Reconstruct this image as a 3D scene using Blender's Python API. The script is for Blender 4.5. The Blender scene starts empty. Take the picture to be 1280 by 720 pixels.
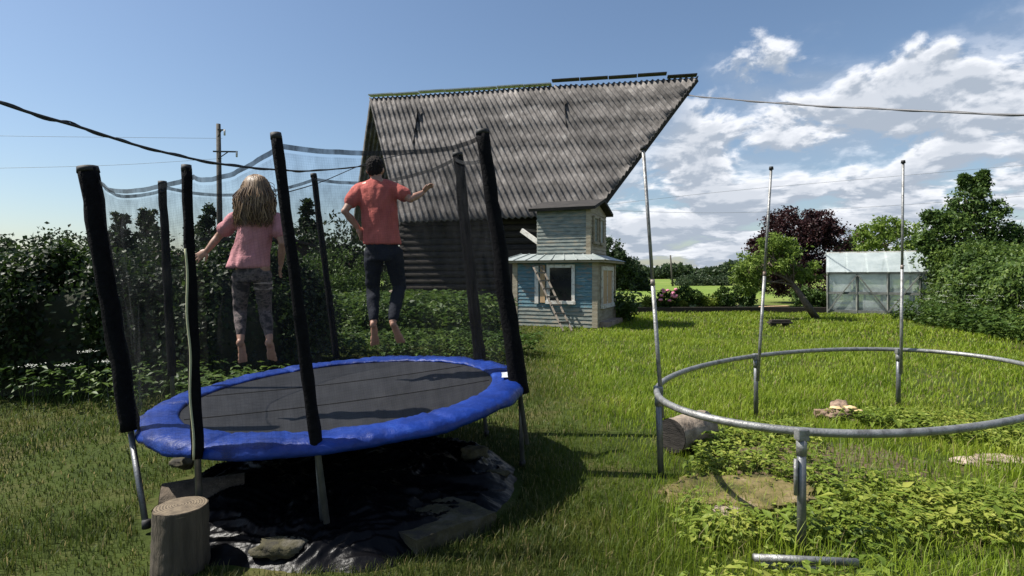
import bpy, bmesh, math, random
import numpy as np
from mathutils import Vector, noise, Matrix
R = math.radians
rng = np.random.default_rng(7)
random.seed(7)
C = bpy.context.scene.collection
H, HY, F = 1.6, 345.0, 700.0            # eye height, horizon row, focal length (px of the 1280 photo)

def P(px, py, D):                         # measured point at a chosen distance
    return Vector(((px-640)*D/F, D, H+(HY-py)*D/F))
def G(px, py, z=0.0):                     # measured point lying at height z
    D = (H-z)*F/(py-HY)
    return Vector(((px-640)*D/F, D, z))

# ------------------------------------------------------------------ materials
def mat(name):
    m = bpy.data.materials.new(name); m.use_nodes = True
    nt = m.node_tree
    return m, nt, nt.nodes['Principled BSDF'], nt.nodes['Material Output']
def nd(nt, typ, **kw):
    n = nt.nodes.new(typ)
    for k, v in kw.items():
        setattr(n, k, v)
    return n
def ramp(nt, stops, src):
    r = nd(nt, 'ShaderNodeValToRGB')
    e = r.color_ramp.elements
    while len(e) > 1: e.remove(e[0])
    e[0].position = stops[0][0]; e[0].color = (*stops[0][1], 1)
    for p, c in stops[1:]:
        x = e.new(p); x.color = (*c, 1)
    nt.links.new(src, r.inputs[0])
    return r.outputs[0]
def noise_node(nt, scale, detail=6, rough=.6, vec=None, coord='Object', stretch=None):
    tc = nd(nt, 'ShaderNodeTexCoord')
    n = nd(nt, 'ShaderNodeTexNoise')
    n.inputs['Scale'].default_value = scale
    n.inputs['Detail'].default_value = detail
    n.inputs['Roughness'].default_value = rough
    src = tc.outputs[coord]
    if stretch:
        mp = nd(nt, 'ShaderNodeMapping'); mp.inputs['Scale'].default_value = stretch
        nt.links.new(src, mp.inputs[0]); src = mp.outputs[0]
    nt.links.new(src, n.inputs['Vector'])
    return n.outputs['Fac']
def simple(name, stops, scale=8, rough=.7, bump=.0, bscale=30, metal=0., spec=.5, stretch=None, detail=6, bdist=.02):
    m, nt, b, o = mat(name)
    f = noise_node(nt, scale, detail, stretch=stretch)
    col = ramp(nt, stops, f)
    nt.links.new(col, b.inputs['Base Color'])
    b.inputs['Roughness'].default_value = rough
    b.inputs['Metallic'].default_value = metal
    b.inputs['Specular IOR Level'].default_value = spec
    if bump:
        bn = nd(nt, 'ShaderNodeBump'); bn.inputs['Strength'].default_value = bump
        bn.inputs['Distance'].default_value = bdist
        nt.links.new(noise_node(nt, bscale, 5, stretch=stretch), bn.inputs['Height'])
        nt.links.new(bn.outputs[0], b.inputs['Normal'])
    return m
def foliage(name, dark, mid, light, trans=.35, rough=.5, patch=1.2, spec=.3):
    m, nt, b, o = mat(name)
    g = nd(nt, 'ShaderNodeNewGeometry')
    f = noise_node(nt, patch, 3)
    mx = nd(nt, 'ShaderNodeMath', operation='ADD'); 
    m1 = nd(nt, 'ShaderNodeMath', operation='MULTIPLY'); m1.inputs[1].default_value = .6
    nt.links.new(g.outputs['Random Per Island'], m1.inputs[0])
    m2 = nd(nt, 'ShaderNodeMath', operation='MULTIPLY_ADD'); m2.inputs[1].default_value = 1.3; m2.inputs[2].default_value = -.45
    nt.links.new(f, m2.inputs[0])
    nt.links.new(m1.outputs[0], mx.inputs[0]); nt.links.new(m2.outputs[0], mx.inputs[1])
    col = ramp(nt, [(.1, dark), (.5, mid), (.95, light)], mx.outputs[0])
    nt.links.new(col, b.inputs['Base Color'])
    b.inputs['Roughness'].default_value = rough
    b.inputs['Specular IOR Level'].default_value = spec
    t = nd(nt, 'ShaderNodeBsdfTranslucent'); nt.links.new(col, t.inputs[0])
    ms = nd(nt, 'ShaderNodeMixShader'); ms.inputs[0].default_value = trans
    nt.links.new(b.outputs[0], ms.inputs[1]); nt.links.new(t.outputs[0], ms.inputs[2])
    nt.links.new(ms.outputs[0], o.inputs[0])
    return m

M = {}
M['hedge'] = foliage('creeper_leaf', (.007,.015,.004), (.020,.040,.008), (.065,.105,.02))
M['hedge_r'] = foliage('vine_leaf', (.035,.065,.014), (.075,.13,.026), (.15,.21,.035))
M['dark_tree'] = foliage('dark_tree_leaf', (.009,.018,.007), (.021,.038,.012), (.045,.07,.02))
M['tree'] = foliage('tree_leaf', (.03,.06,.014), (.07,.125,.028), (.14,.21,.04))
M['apple'] = foliage('apple_leaf', (.08,.13,.02), (.17,.25,.045), (.28,.37,.07), trans=.5)
M['purple'] = foliage('plum_leaf', (.014,.007,.007), (.038,.014,.015), (.075,.03,.028), trans=.25)
M['far_leaf'] = foliage('far_leaf', (.03,.05,.025), (.05,.08,.035), (.08,.11,.045))
M['grass'] = None
M['weed'] = foliage('weed_leaf', (.08,.13,.015), (.19,.26,.035), (.38,.40,.08), trans=.4)
M['nettle'] = foliage('nettle_leaf', (.025,.055,.010), (.06,.11,.02), (.13,.19,.035))
M['petal'] = simple('umbel_white', [(0,(.55,.57,.48)),(1,(.75,.76,.7))])
M['pink'] = simple('pink_petal', [(0,(.6,.12,.22)),(1,(.8,.35,.45))])
M['core'] = simple('twigs', [(.3,(.010,.014,.006)),(.7,(.03,.035,.015))], 6, .9, .6, 14)
M['bark'] = simple('bark', [(.3,(.07,.052,.038)),(.7,(.19,.145,.11))], 9, .9, .8, 20, stretch=(3,3,.6))
M['black_foam'] = simple('black_sleeve', [(.3,(.004,.004,.005)),(.7,(.008,.008,.009))], 20, .85, .6, 40, spec=.08)
M['galv'] = simple('galvanised', [(.3,(.13,.125,.12)),(.5,(.26,.26,.25)),(.66,(.33,.33,.32)),(.75,(.22,.17,.13))], 16, .5, .3, 60, metal=.55)
M['galv_dark'] = simple('weathered_tube', [(.25,(.10,.105,.11)),(.7,(.24,.245,.25))], 9, .45, .15, 60, metal=.6)
M['rust'] = simple('rusty', [(.3,(.12,.07,.04)),(.7,(.30,.28,.26))], 14, .6, .2, 60, metal=.4)
M['pad'] = simple('blue_vinyl', [(.3,(.004,.02,.14)),(.6,(.007,.036,.24)),(.8,(.02,.07,.34))], 5, .46, .6, 22, bdist=.015, spec=.35)
M['mat'] = simple('jump_mat', [(.3,(.009,.009,.010)),(.7,(.017,.017,.019))], 3, .6, .1, 200, spec=.3)
M['tarp'] = simple('black_plastic', [(.3,(.003,.003,.004)),(.7,(.004,.004,.005))], 5, .33, .4, 30, spec=.11, bdist=.008)
M['rubber'] = simple('black_rubber', [(0,(.01,.01,.01)),(1,(.02,.02,.02))])
M['cutwood'] = simple('cut_wood', [(.3,(.08,.058,.038)),(.7,(.20,.15,.10))], 8, .85, .6, 30, stretch=(1,1,1))
M['oldwood'] = simple('old_wood', [(.3,(.09,.075,.058)),(.7,(.27,.225,.175))], 5, .9, .7, 20, stretch=(1,1,6))
M['stumpside'] = simple('stump_side', [(.3,(.03,.024,.016)),(.7,(.10,.08,.055))], 6, .9, .7, 16, stretch=(3,3,.35))
M['splitwood'] = simple('split_wood', [(.3,(.045,.035,.025)),(.7,(.15,.115,.08))], 9, .9, .9, 22)
M['logside'] = simple('log_side', [(.3,(.12,.09,.065)),(.7,(.36,.29,.22))], 9, .9, .9, 18)
def m_rings(name,a,b_):
    m,nt,b,o=mat(name); tc=nd(nt,'ShaderNodeTexCoord'); sb=nd(nt,'ShaderNodeVectorMath',operation='SUBTRACT'); sb.inputs[1].default_value=(.47,.54,.5); nt.links.new(tc.outputs['Generated'],sb.inputs[0])
    mu=nd(nt,'ShaderNodeVectorMath',operation='MULTIPLY'); mu.inputs[1].default_value=(1,1,0); nt.links.new(sb.outputs[0],mu.inputs[0])
    ln=nd(nt,'ShaderNodeVectorMath',operation='LENGTH'); nt.links.new(mu.outputs[0],ln.inputs[0])
    f=noise_node(nt,12,5); ad=nd(nt,'ShaderNodeMath',operation='MULTIPLY_ADD'); ad.inputs[1].default_value=.10; nt.links.new(f,ad.inputs[0]); nt.links.new(ln.outputs['Value'],ad.inputs[2])
    sc_=nd(nt,'ShaderNodeMath',operation='MULTIPLY'); sc_.inputs[1].default_value=120; nt.links.new(ad.outputs[0],sc_.inputs[0])
    si=nd(nt,'ShaderNodeMath',operation='SINE'); nt.links.new(sc_.outputs[0],si.inputs[0])
    mix_=nd(nt,'ShaderNodeMath',operation='MULTIPLY_ADD'); mix_.inputs[1].default_value=.22; nt.links.new(si.outputs[0],mix_.inputs[0]); nt.links.new(noise_node(nt,22,6),mix_.inputs[2])
    col=ramp(nt,[(.2,a),(.75,b_)],mix_.outputs[0]); nt.links.new(col,b.inputs['Base Color']); b.inputs['Roughness'].default_value=.9
    bn=nd(nt,'ShaderNodeBump'); bn.inputs['Strength'].default_value=.5; bn.inputs['Distance'].default_value=.004; nt.links.new(mix_.outputs[0],bn.inputs['Height']); nt.links.new(bn.outputs[0],b.inputs['Normal'])
    return m
M['cutwood']=m_rings('cut_wood_rings',(.045,.032,.02),(.20,.155,.10))
M['concrete'] = simple('mossy_concrete', [(.35,(.025,.022,.016)),(.5,(.055,.048,.02)),(.72,(.10,.09,.075))], 7, .9, .8, 25)
M['stone'] = simple('pink_stone', [(.3,(.20,.14,.10)),(.7,(.46,.36,.29))], 5, .9, .8, 18)
M['moss'] = simple('mossy_stone', [(.40,(.06,.055,.012)),(.52,(.14,.11,.035)),(.64,(.20,.15,.07)),(.72,(.36,.28,.21))], 3.2, .95, .9, 24)
M['cable'] = simple('cable', [(0,(.012,.012,.014)),(1,(.03,.03,.033))], 10, .6)
M['cable_grey'] = simple('grey_cable', [(0,(.10,.10,.11)),(1,(.17,.17,.18))], 10, .5)
M['polewood'] = simple('pole_wood', [(.3,(.04,.035,.03)),(.7,(.10,.09,.075))], 4, .9, .3, 20)
M['fungus'] = simple('fungus', [(.3,(.55,.36,.12)),(.7,(.75,.6,.35))], 12, .6, .3, 20)
M['rotten'] = simple('rotten_wood', [(.3,(.10,.06,.035)),(.7,(.34,.24,.17))], 12, .9, .9, 25)
M['glass_dark'] = simple('window_glass', [(0,(.015,.016,.018)),(1,(.03,.03,.033))], 3, .08, spec=.8)
M['white_paint'] = simple('chipped_white', [(.35,(.36,.30,.24)),(.5,(.68,.66,.6))], 9, .7, .3, 30)
M['raw_pine'] = simple('raw_pine', [(.3,(.42,.26,.13)),(.7,(.60,.42,.24))], 3, .75, .2, 20, stretch=(6,6,1))
M['bluewall'] = simple('blue_boards', [(.38,(.22,.20,.17)),(.46,(.12,.19,.21)),(.52,(.085,.18,.22)),(.60,(.13,.24,.27)),(.68,(.27,.30,.28))], 3.2, .8, .4, 14, stretch=(1,1,4))
M['greywall'] = simple('grey_green_boards', [(.36,(.13,.14,.125)),(.5,(.20,.235,.215)),(.62,(.30,.27,.21))], 3.2, .85, .4, 14, stretch=(1,1,4))
M['yellowwall'] = simple('bare_boards', [(.3,(.22,.18,.12)),(.6,(.38,.33,.24)),(.8,(.26,.30,.28))], 2.2, .85, .4, 14, stretch=(1,1,5))
M['tin'] = simple('tin_roof', [(.3,(.24,.28,.27)),(.7,(.40,.43,.41))], 3, .5, .2, 10, metal=.3)
M['barn_log'] = simple('dark_logs', [(.3,(.014,.012,.010)),(.7,(.045,.038,.032))], 3, .95, .6, 14, stretch=(1,1,5))
M['slate_base'] = simple('asbestos_slate', [(.32,(.05,.045,.04)),(.45,(.11,.10,.092)),(.58,(.17,.155,.143)),(.70,(.26,.245,.225))], 2.3, .9, .5, 20, detail=10)
M['char_shade'] = simple('charred_shaded_wood', [(0,(.015,.012,.01)),(1,(.06,.045,.035))], 9, .9, .5, 20)
M['skin'] = simple('skin', [(.3,(.36,.19,.125)),(.7,(.48,.27,.19))], 10, .5, .05, 60)
M['label'] = simple('white_label', [(.4,(.45,.5,.62)),(.6,(.75,.77,.8))], 30, .5)
M['cord'] = simple('pale_cord', [(0,(.35,.36,.2)),(1,(.5,.5,.32))], 20, .8)
M['darkhair'] = simple('dark_hair', [(.3,(.006,.004,.003)),(.7,(.016,.010,.007))], 30, .7, .8, 60, spec=.15, stretch=(3,3,1))
M['blond'] = None

def m_slate():
    m=M['slate_base']; nt=m.node_tree; b=nt.nodes['Principled BSDF']; lk=b.inputs['Base Color'].links[0]; src=lk.from_socket
    at=nd(nt,'ShaderNodeAttribute'); at.attribute_name='sheet'
    mr=nd(nt,'ShaderNodeMapRange'); mr.inputs[3].default_value=.62; mr.inputs[4].default_value=1.15; nt.links.new(at.outputs['Fac'],mr.inputs[0])
    vm=nd(nt,'ShaderNodeVectorMath'); vm.operation='SCALE'; nt.links.new(src,vm.inputs[0]); nt.links.new(mr.outputs[0],vm.inputs['Scale']); nt.links.new(vm.outputs[0],b.inputs['Base Color'])
    return m
M['slate']=m_slate()
def fabric(name, a, b_, bs=9, scale=4, rough=.85, strength=.7):
    return simple(name, [(.3, a), (.7, b_)], scale, rough, strength, bs, bdist=.03, spec=.2)
M['pinkshirt'] = fabric('pink_cotton', (.46,.19,.21), (.62,.30,.32))
M['salmon'] = fabric('salmon_cotton', (.42,.10,.085), (.56,.16,.13))
M['darkpants'] = fabric('navy_cotton', (.008,.010,.016), (.022,.025,.035))
def m_leggings():
    m, nt, b, o = mat('patterned_leggings')
    f = noise_node(nt, 16, 3, stretch=(1,1,1.6))
    col = ramp(nt, [(.40,(.035,.028,.03)),(.47,(.09,.07,.07)),(.56,(.17,.13,.125)),(.62,(.05,.045,.045))], f)
    nt.links.new(col, b.inputs['Base Color']); b.inputs['Roughness'].default_value=.85
    return m
M['leggings'] = m_leggings()
def m_blond():
    m, nt, b, o = mat('blond_hair')
    g = nd(nt, 'ShaderNodeNewGeometry')
    col = ramp(nt, [(0,(.06,.032,.015)),(.5,(.17,.10,.048)),(1,(.40,.27,.15))], g.outputs['Random Per Island'])
    nt.links.new(col, b.inputs['Base Color']); b.inputs['Roughness'].default_value=.45
    return m
M['blond'] = m_blond()

def m_net(name, opa, fold, thr=.22):
    m, nt, b, o = mat(name)
    b.inputs['Base Color'].default_value = (.004,.004,.005,1); b.inputs['Roughness'].default_value=.7
    t = nd(nt, 'ShaderNodeBsdfTransparent')
    f = noise_node(nt, 7, 5, .6, stretch=(2.2,2.2,.8))
    mr = nd(nt, 'ShaderNodeMapRange'); mr.inputs[1].default_value=.35; mr.inputs[2].default_value=.7
    mr.inputs[3].default_value=opa; mr.inputs[4].default_value=opa+fold
    nt.links.new(f, mr.inputs[0])
    # woven cells: fine crossed threads
    uv = nd(nt, 'ShaderNodeUVMap'); sp = nd(nt,'ShaderNodeSeparateXYZ'); nt.links.new(uv.outputs[0], sp.inputs[0])
    outs=[]
    for k in (0,1):
        mu = nd(nt,'ShaderNodeMath',operation='MULTIPLY'); mu.inputs[1].default_value=60; nt.links.new(sp.outputs[k],mu.inputs[0])
        fr = nd(nt,'ShaderNodeMath',operation='FRACT'); nt.links.new(mu.outputs[0],fr.inputs[0])
        lt = nd(nt,'ShaderNodeMath',operation='LESS_THAN'); lt.inputs[1].default_value=.16; nt.links.new(fr.outputs[0],lt.inputs[0])
        outs.append(lt)
    mxx = nd(nt,'ShaderNodeMath',operation='MAXIMUM'); nt.links.new(outs[0].outputs[0],mxx.inputs[0]); nt.links.new(outs[1].outputs[0],mxx.inputs[1])
    ma = nd(nt,'ShaderNodeMath',operation='MULTIPLY_ADD'); ma.inputs[1].default_value=thr; nt.links.new(mxx.outputs[0],ma.inputs[0]); nt.links.new(mr.outputs[0],ma.inputs[2])
    ms = nd(nt, 'ShaderNodeMixShader'); nt.links.new(ma.outputs[0], ms.inputs[0])
    nt.links.new(t.outputs[0], ms.inputs[1]); nt.links.new(b.outputs[0], ms.inputs[2]); nt.links.new(ms.outputs[0], o.inputs[0])
    return m
M['net'] = m_net('safety_netting', .04, .26, .12)
M['netband'] = m_net('net_hem', .62, .3, 0.)
def m_film():
    m, nt, b, o = mat('greenhouse_film')
    f = noise_node(nt, 1.6, 5, .6)
    col = ramp(nt, [(.3,(.50,.58,.58)),(.7,(.74,.80,.79))], f)
    nt.links.new(col, b.inputs['Base Color']); b.inputs['Roughness'].default_value=.3
    t = nd(nt, 'ShaderNodeBsdfTransparent')
    tl = nd(nt, 'ShaderNodeBsdfTranslucent'); nt.links.new(col, tl.inputs[0])
    m1 = nd(nt, 'ShaderNodeMixShader'); m1.inputs[0].default_value=.5
    nt.links.new(b.outputs[0], m1.inputs[1]); nt.links.new(tl.outputs[0], m1.inputs[2])
    m2 = nd(nt, 'ShaderNodeMixShader')
    mr = nd(nt, 'ShaderNodeMapRange'); mr.inputs[1].default_value=.35; mr.inputs[2].default_value=.65; mr.inputs[3].default_value=.45; mr.inputs[4].default_value=.8
    nt.links.new(f, mr.inputs[0]); nt.links.new(mr.outputs[0], m2.inputs[0])
    nt.links.new(t.outputs[0], m2.inputs[1]); nt.links.new(m1.outputs[0], m2.inputs[2]); nt.links.new(m2.outputs[0], o.inputs[0])
    return m
M['film'] = m_film()
M['roof_film'] = m_film(); M['roof_film'].name='roof_film'
for n_ in M['roof_film'].node_tree.nodes:
    if n_.bl_idname=='ShaderNodeMapRange': n_.inputs[3].default_value=.8; n_.inputs[4].default_value=.97

def m_grass():
    m, nt, b, o = mat('grass_blades')
    g = nd(nt, 'ShaderNodeNewGeometry')
    f = noise_node(nt, .8, 5, .65)
    a = nd(nt, 'ShaderNodeMath', operation='MULTIPLY'); a.inputs[1].default_value=.5; nt.links.new(g.outputs['Random Per Island'], a.inputs[0])
    c = nd(nt, 'ShaderNodeMath', operation='MULTIPLY_ADD'); c.inputs[1].default_value=1.5; c.inputs[2].default_value=-.5
    nt.links.new(f, c.inputs[0])
    d = nd(nt, 'ShaderNodeMath', operation='ADD'); nt.links.new(a.outputs[0], d.inputs[0]); nt.links.new(c.outputs[0], d.inputs[1])
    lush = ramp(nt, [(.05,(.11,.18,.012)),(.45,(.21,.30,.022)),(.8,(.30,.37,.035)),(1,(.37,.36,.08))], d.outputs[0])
    mown_dimmed = ramp(nt, [(.05,(.020,.038,.006)),(.45,(.048,.074,.011)),(.75,(.095,.105,.022)),(1,(.20,.16,.07))], d.outputs[0])  # short left-hand blades, with dimmer light there put into a darker colour
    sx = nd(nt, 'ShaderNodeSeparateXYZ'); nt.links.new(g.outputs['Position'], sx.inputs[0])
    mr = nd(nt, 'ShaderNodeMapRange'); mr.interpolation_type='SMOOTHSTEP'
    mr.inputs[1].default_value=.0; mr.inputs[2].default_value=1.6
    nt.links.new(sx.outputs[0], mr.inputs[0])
    mc = nd(nt, 'ShaderNodeMixRGB'); nt.links.new(mr.outputs[0], mc.inputs[0]); nt.links.new(mown_dimmed, mc.inputs[1]); nt.links.new(lush, mc.inputs[2])
    st=nd(nt,'ShaderNodeMath',operation='MULTIPLY'); st.inputs[1].default_value=37.7; nt.links.new(g.outputs['Random Per Island'],st.inputs[0])
    fr_=nd(nt,'ShaderNodeMath',operation='FRACT'); nt.links.new(st.outputs[0],fr_.inputs[0])
    gt=nd(nt,'ShaderNodeMath',operation='GREATER_THAN'); gt.inputs[1].default_value=.93; nt.links.new(fr_.outputs[0],gt.inputs[0])
    ms_=nd(nt,'ShaderNodeMixRGB'); nt.links.new(gt.outputs[0],ms_.inputs[0]); nt.links.new(mc.outputs[0],ms_.inputs[1]); ms_.inputs[2].default_value=(.30,.25,.11,1)
    mc=ms_
    nt.links.new(mc.outputs[0], b.inputs['Base Color']); b.inputs['Roughness'].default_value=.5; b.inputs['Specular IOR Level'].default_value=.3
    t = nd(nt, 'ShaderNodeBsdfTranslucent'); nt.links.new(mc.outputs[0], t.inputs[0])
    ms = nd(nt, 'ShaderNodeMixShader'); ms.inputs[0].default_value=.48
    nt.links.new(b.outputs[0], ms.inputs[1]); nt.links.new(t.outputs[0], ms.inputs[2]); nt.links.new(ms.outputs[0], o.inputs[0])
    return m
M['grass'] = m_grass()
def m_ground():
    m, nt, b, o = mat('ground')
    f = noise_node(nt, 1.2, 10, .7); f2 = noise_node(nt, .03, 5, .6)
    near = ramp(nt, [(.3,(.026,.038,.009)),(.5,(.045,.062,.013)),(.72,(.11,.09,.04))], f)
    field = ramp(nt, [(.3,(.10,.17,.03)),(.5,(.16,.22,.045)),(.7,(.24,.25,.08))], f2)
    g = nd(nt, 'ShaderNodeNewGeometry'); sx = nd(nt, 'ShaderNodeSeparateXYZ'); nt.links.new(g.outputs['Position'], sx.inputs[0])
    mr = nd(nt, 'ShaderNodeMapRange'); mr.inputs[1].default_value=26; mr.inputs[2].default_value=40; nt.links.new(sx.outputs[1], mr.inputs[0])
    mc = nd(nt, 'ShaderNodeMixRGB'); nt.links.new(mr.outputs[0], mc.inputs[0]); nt.links.new(near, mc.inputs[1]); nt.links.new(field, mc.inputs[2])
    nt.links.new(mc.outputs[0], b.inputs['Base Color']); b.inputs['Roughness'].default_value=.95; b.inputs['Specular IOR Level'].default_value=.1
    bn = nd(nt, 'ShaderNodeBump'); bn.inputs['Strength'].default_value=.6; bn.inputs['Distance'].default_value=.05
    nt.links.new(noise_node(nt, 14, 5), bn.inputs['Height']); nt.links.new(bn.outputs[0], b.inputs['Normal'])
    return m
M['ground'] = m_ground()
M['dirt'] = simple('bare_soil', [(.3,(.05,.035,.02)),(.5,(.12,.08,.045)),(.62,(.06,.08,.02))], 9, .95, .9, 25)

# ------------------------------------------------------------------ object helpers
def mesh_obj(name, verts, faces, m, parent=None, smooth=False, uvs=None):
    me = bpy.data.meshes.new(name)
    me.from_pydata([tuple(v) for v in verts], [], faces)
    if uvs is not None:
        ul = me.uv_layers.new(name='UVMap')
        for p in me.polygons:
            for li, vi in zip(p.loop_indices, p.vertices): ul.data[li].uv = uvs[vi]
    me.materials.append(m)
    if smooth: me.shade_smooth()
    me.update()
    o = bpy.data.objects.new(name, me); C.objects.link(o)
    if parent is not None:
        o.parent = parent; o.matrix_parent_inverse = Matrix.Translation(-parent.location) if parent.parent is None else Matrix.Identity(4)
        if parent.parent is not None:
            o.matrix_parent_inverse = Matrix.Identity(4)
    return o
def np_obj(name, V, T, m, parent=None):     # V (n,3), T (k,3) triangles
    me = bpy.data.meshes.new(name)
    me.vertices.add(len(V)); me.vertices.foreach_set('co', V.astype(np.float32).ravel())
    me.loops.add(T.size); me.loops.foreach_set('vertex_index', T.astype(np.int32).ravel())
    me.polygons.add(len(T)); me.polygons.foreach_set('loop_start', np.arange(0, T.size, 3, dtype=np.int32))
    me.polygons.foreach_set('loop_total', np.full(len(T), 3, dtype=np.int32))
    me.materials.append(m); me.update(); me.validate()
    o = bpy.data.objects.new(name, me); C.objects.link(o)
    if parent is not None:
        o.parent = parent; o.matrix_parent_inverse = Matrix.Translation(-parent.location)
    return o
def thing(name, label, cat, loc=(0,0,0), group=None):
    o = bpy.data.objects.new(name, None); C.objects.link(o); o.empty_display_size=.2
    o.location = loc; o['label']=label; o['category']=cat
    if group: o['group']=group
    return o
def tag(o, label, cat, group=None, kind=None):
    o['label']=label; o['category']=cat
    if group: o['group']=group
    if kind: o['kind']=kind
    return o

class MB:
    def __init__(s): s.v=[]; s.f=[]
    def box(s, a, b, c, d):               # origin a and three edge vectors
        a,b,c,d = map(Vector,(a,b,c,d)); k=len(s.v)
        s.v += [a, a+b, a+b+c, a+c, a+d, a+b+d, a+b+c+d, a+c+d]
        fs=[(0,3,2,1),(4,5,6,7),(0,1,5,4),(1,2,6,5),(2,3,7,6),(3,0,4,7)]
        if b.cross(c).dot(d) < 0: fs=[f[::-1] for f in fs]
        s.f += [tuple(k+i for i in f) for f in fs]; return s
    def beam(s, p, q, w, h, up=(0,0,1)):
        p,q=Vector(p),Vector(q); t=(q-p).normalized(); up=Vector(up)
        sd=t.cross(up)
        if sd.length<1e-3: sd=t.cross(Vector((0,1,0)))
        sd.normalize(); u=sd.cross(t)
        return s.box(p-sd*w/2-u*h/2, q-p, sd*w, u*h)
    def tube(s, pts, rad, seg=10, cap=True, jit=0):
        pts=[Vector(p) for p in pts]
        if not hasattr(rad,'__len__'): rad=[rad]*len(pts)
        k=len(s.v); prev=None
        for i,p in enumerate(pts):
            t=(pts[min(i+1,len(pts)-1)]-pts[max(i-1,0)]).normalized()
            if prev is None:
                ref=Vector((0,0,1)) if abs(t.z)<.9 else Vector((1,0,0))
                a=t.cross(ref).normalized()
            else:
                a=(prev-t*prev.dot(t)).normalized()
            prev=a; b=t.cross(a)
            for j in range(seg):
                th=2*math.pi*j/seg; r=rad[i]
                if jit: r*=1+jit*noise.noise(Vector((math.cos(th)*2,math.sin(th)*2,i*.7))+p)
                s.v.append(p+a*math.cos(th)*r+b*math.sin(th)*r)
        for i in range(len(pts)-1):
            for j in range(seg):
                j2=(j+1)%seg
                s.f.append((k+i*seg+j,k+i*seg+j2,k+(i+1)*seg+j2,k+(i+1)*seg+j))
        if cap:
            s.f.append(tuple(k+j for j in range(seg))[::-1])
            s.f.append(tuple(k+(len(pts)-1)*seg+j for j in range(seg)))
        return s
    def sphere(s, c, r, seg=12, rings=8, rot=None):
        c=Vector(c); r=Vector(r) if hasattr(r,'__len__') else Vector((r,r,r)); k=len(s.v)
        def pt(v):
            v=Vector((v[0]*r.x,v[1]*r.y,v[2]*r.z))
            if rot is not None: v=rot@v
            return c+v
        s.v.append(pt((0,0,1)))
        for i in range(1,rings):
            a=math.pi*i/rings
            for j in range(seg):
                th=2*math.pi*j/seg
                s.v.append(pt((math.sin(a)*math.cos(th),math.sin(a)*math.sin(th),math.cos(a))))
        s.v.append(pt((0,0,-1))); e=len(s.v)-1
        for j in range(seg):
            j2=(j+1)%seg
            s.f.append((k,k+1+j,k+1+j2))
            s.f.append((e,e-seg+j2,e-seg+j))
            for i in range(rings-2):
                a=k+1+i*seg
                s.f.append((a+j,a+seg+j,a+seg+j2,a+j2))
        return s
    def rings_z(s, rows, seg=20):        # closed loft of horizontal ellipses (c, rx, ry)
        k=len(s.v)
        for c,rx,ry in rows:
            for j in range(seg):
                th=2*math.pi*j/seg
                s.v.append(Vector(c)+Vector((math.cos(th)*rx,math.sin(th)*ry,0)))
        n=len(rows)
        for i in range(n-1):
            for j in range(seg):
                j2=(j+1)%seg
                s.f.append((k+i*seg+j,k+(i+1)*seg+j,k+(i+1)*seg+j2,k+i*seg+j2))
        s.f.append(tuple(k+j for j in range(seg)))
        s.f.append(tuple(k+(n-1)*seg+j for j in range(seg))[::-1])
        return s
    def build(s, name, m, parent=None, smooth=False):
        return mesh_obj(name, s.v, s.f, m, parent, smooth)

def remeshed(mb, name, m, parent, vox=.006, smooth=4, displace=None):
    me=bpy.data.meshes.new('tmp'); me.from_pydata([tuple(v) for v in mb.v],[],mb.f)
    tmp=bpy.data.objects.new('tmp',me); C.objects.link(tmp)
    r=tmp.modifiers.new('r','REMESH'); r.mode='VOXEL'; r.voxel_size=vox
    sm=tmp.modifiers.new('s','SMOOTH'); sm.iterations=smooth; sm.factor=.5
    dg=bpy.context.evaluated_depsgraph_get(); dg.update()
    res=bpy.data.meshes.new_from_object(tmp.evaluated_get(dg))
    bpy.data.objects.remove(tmp)
    if displace:
        res.update()
        for v in res.vertices: v.co += Vector(v.normal)*displace(v.co)
    res.name=name; res.materials.clear(); res.materials.append(m); res.shade_smooth()
    o=bpy.data.objects.new(name,res); C.objects.link(o)
    o.parent=parent; o.matrix_parent_inverse=Matrix.Translation(-parent.location)
    return o

def bevel(o, w=.01, seg=2):
    b=o.modifiers.new('bevel','BEVEL'); b.width=w; b.segments=seg; b.limit_method='ANGLE'
    return o
def rock(name, m, c, r, parent=None, seed=0, sub=4, amp=.25, flat=None, rotz=0):
    bm=bmesh.new(); bmesh.ops.create_icosphere(bm, subdivisions=sub, radius=1)
    rm=Matrix.Rotation(rotz,3,'Z')
    for v in bm.verts:
        n=v.co.normalized()
        d=1+amp*noise.fractal(n*1.3+Vector((seed,0,0)),.7,2,4)
        co=Vector((n.x*r[0]*d,n.y*r[1]*d,n.z*r[2]*d))
        if flat is not None: co.z=min(co.z,flat+.1*r[2]*noise.noise(n*4))
        v.co=rm@co+Vector(c)
    me=bpy.data.meshes.new(name); bm.to_mesh(me); bm.free(); me.materials.append(m); me.shade_smooth()
    o=bpy.data.objects.new(name,me); C.objects.link(o)
    if parent is not None:
        o.parent=parent; o.matrix_parent_inverse=Matrix.Translation(-parent.location)
    return o

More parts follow.
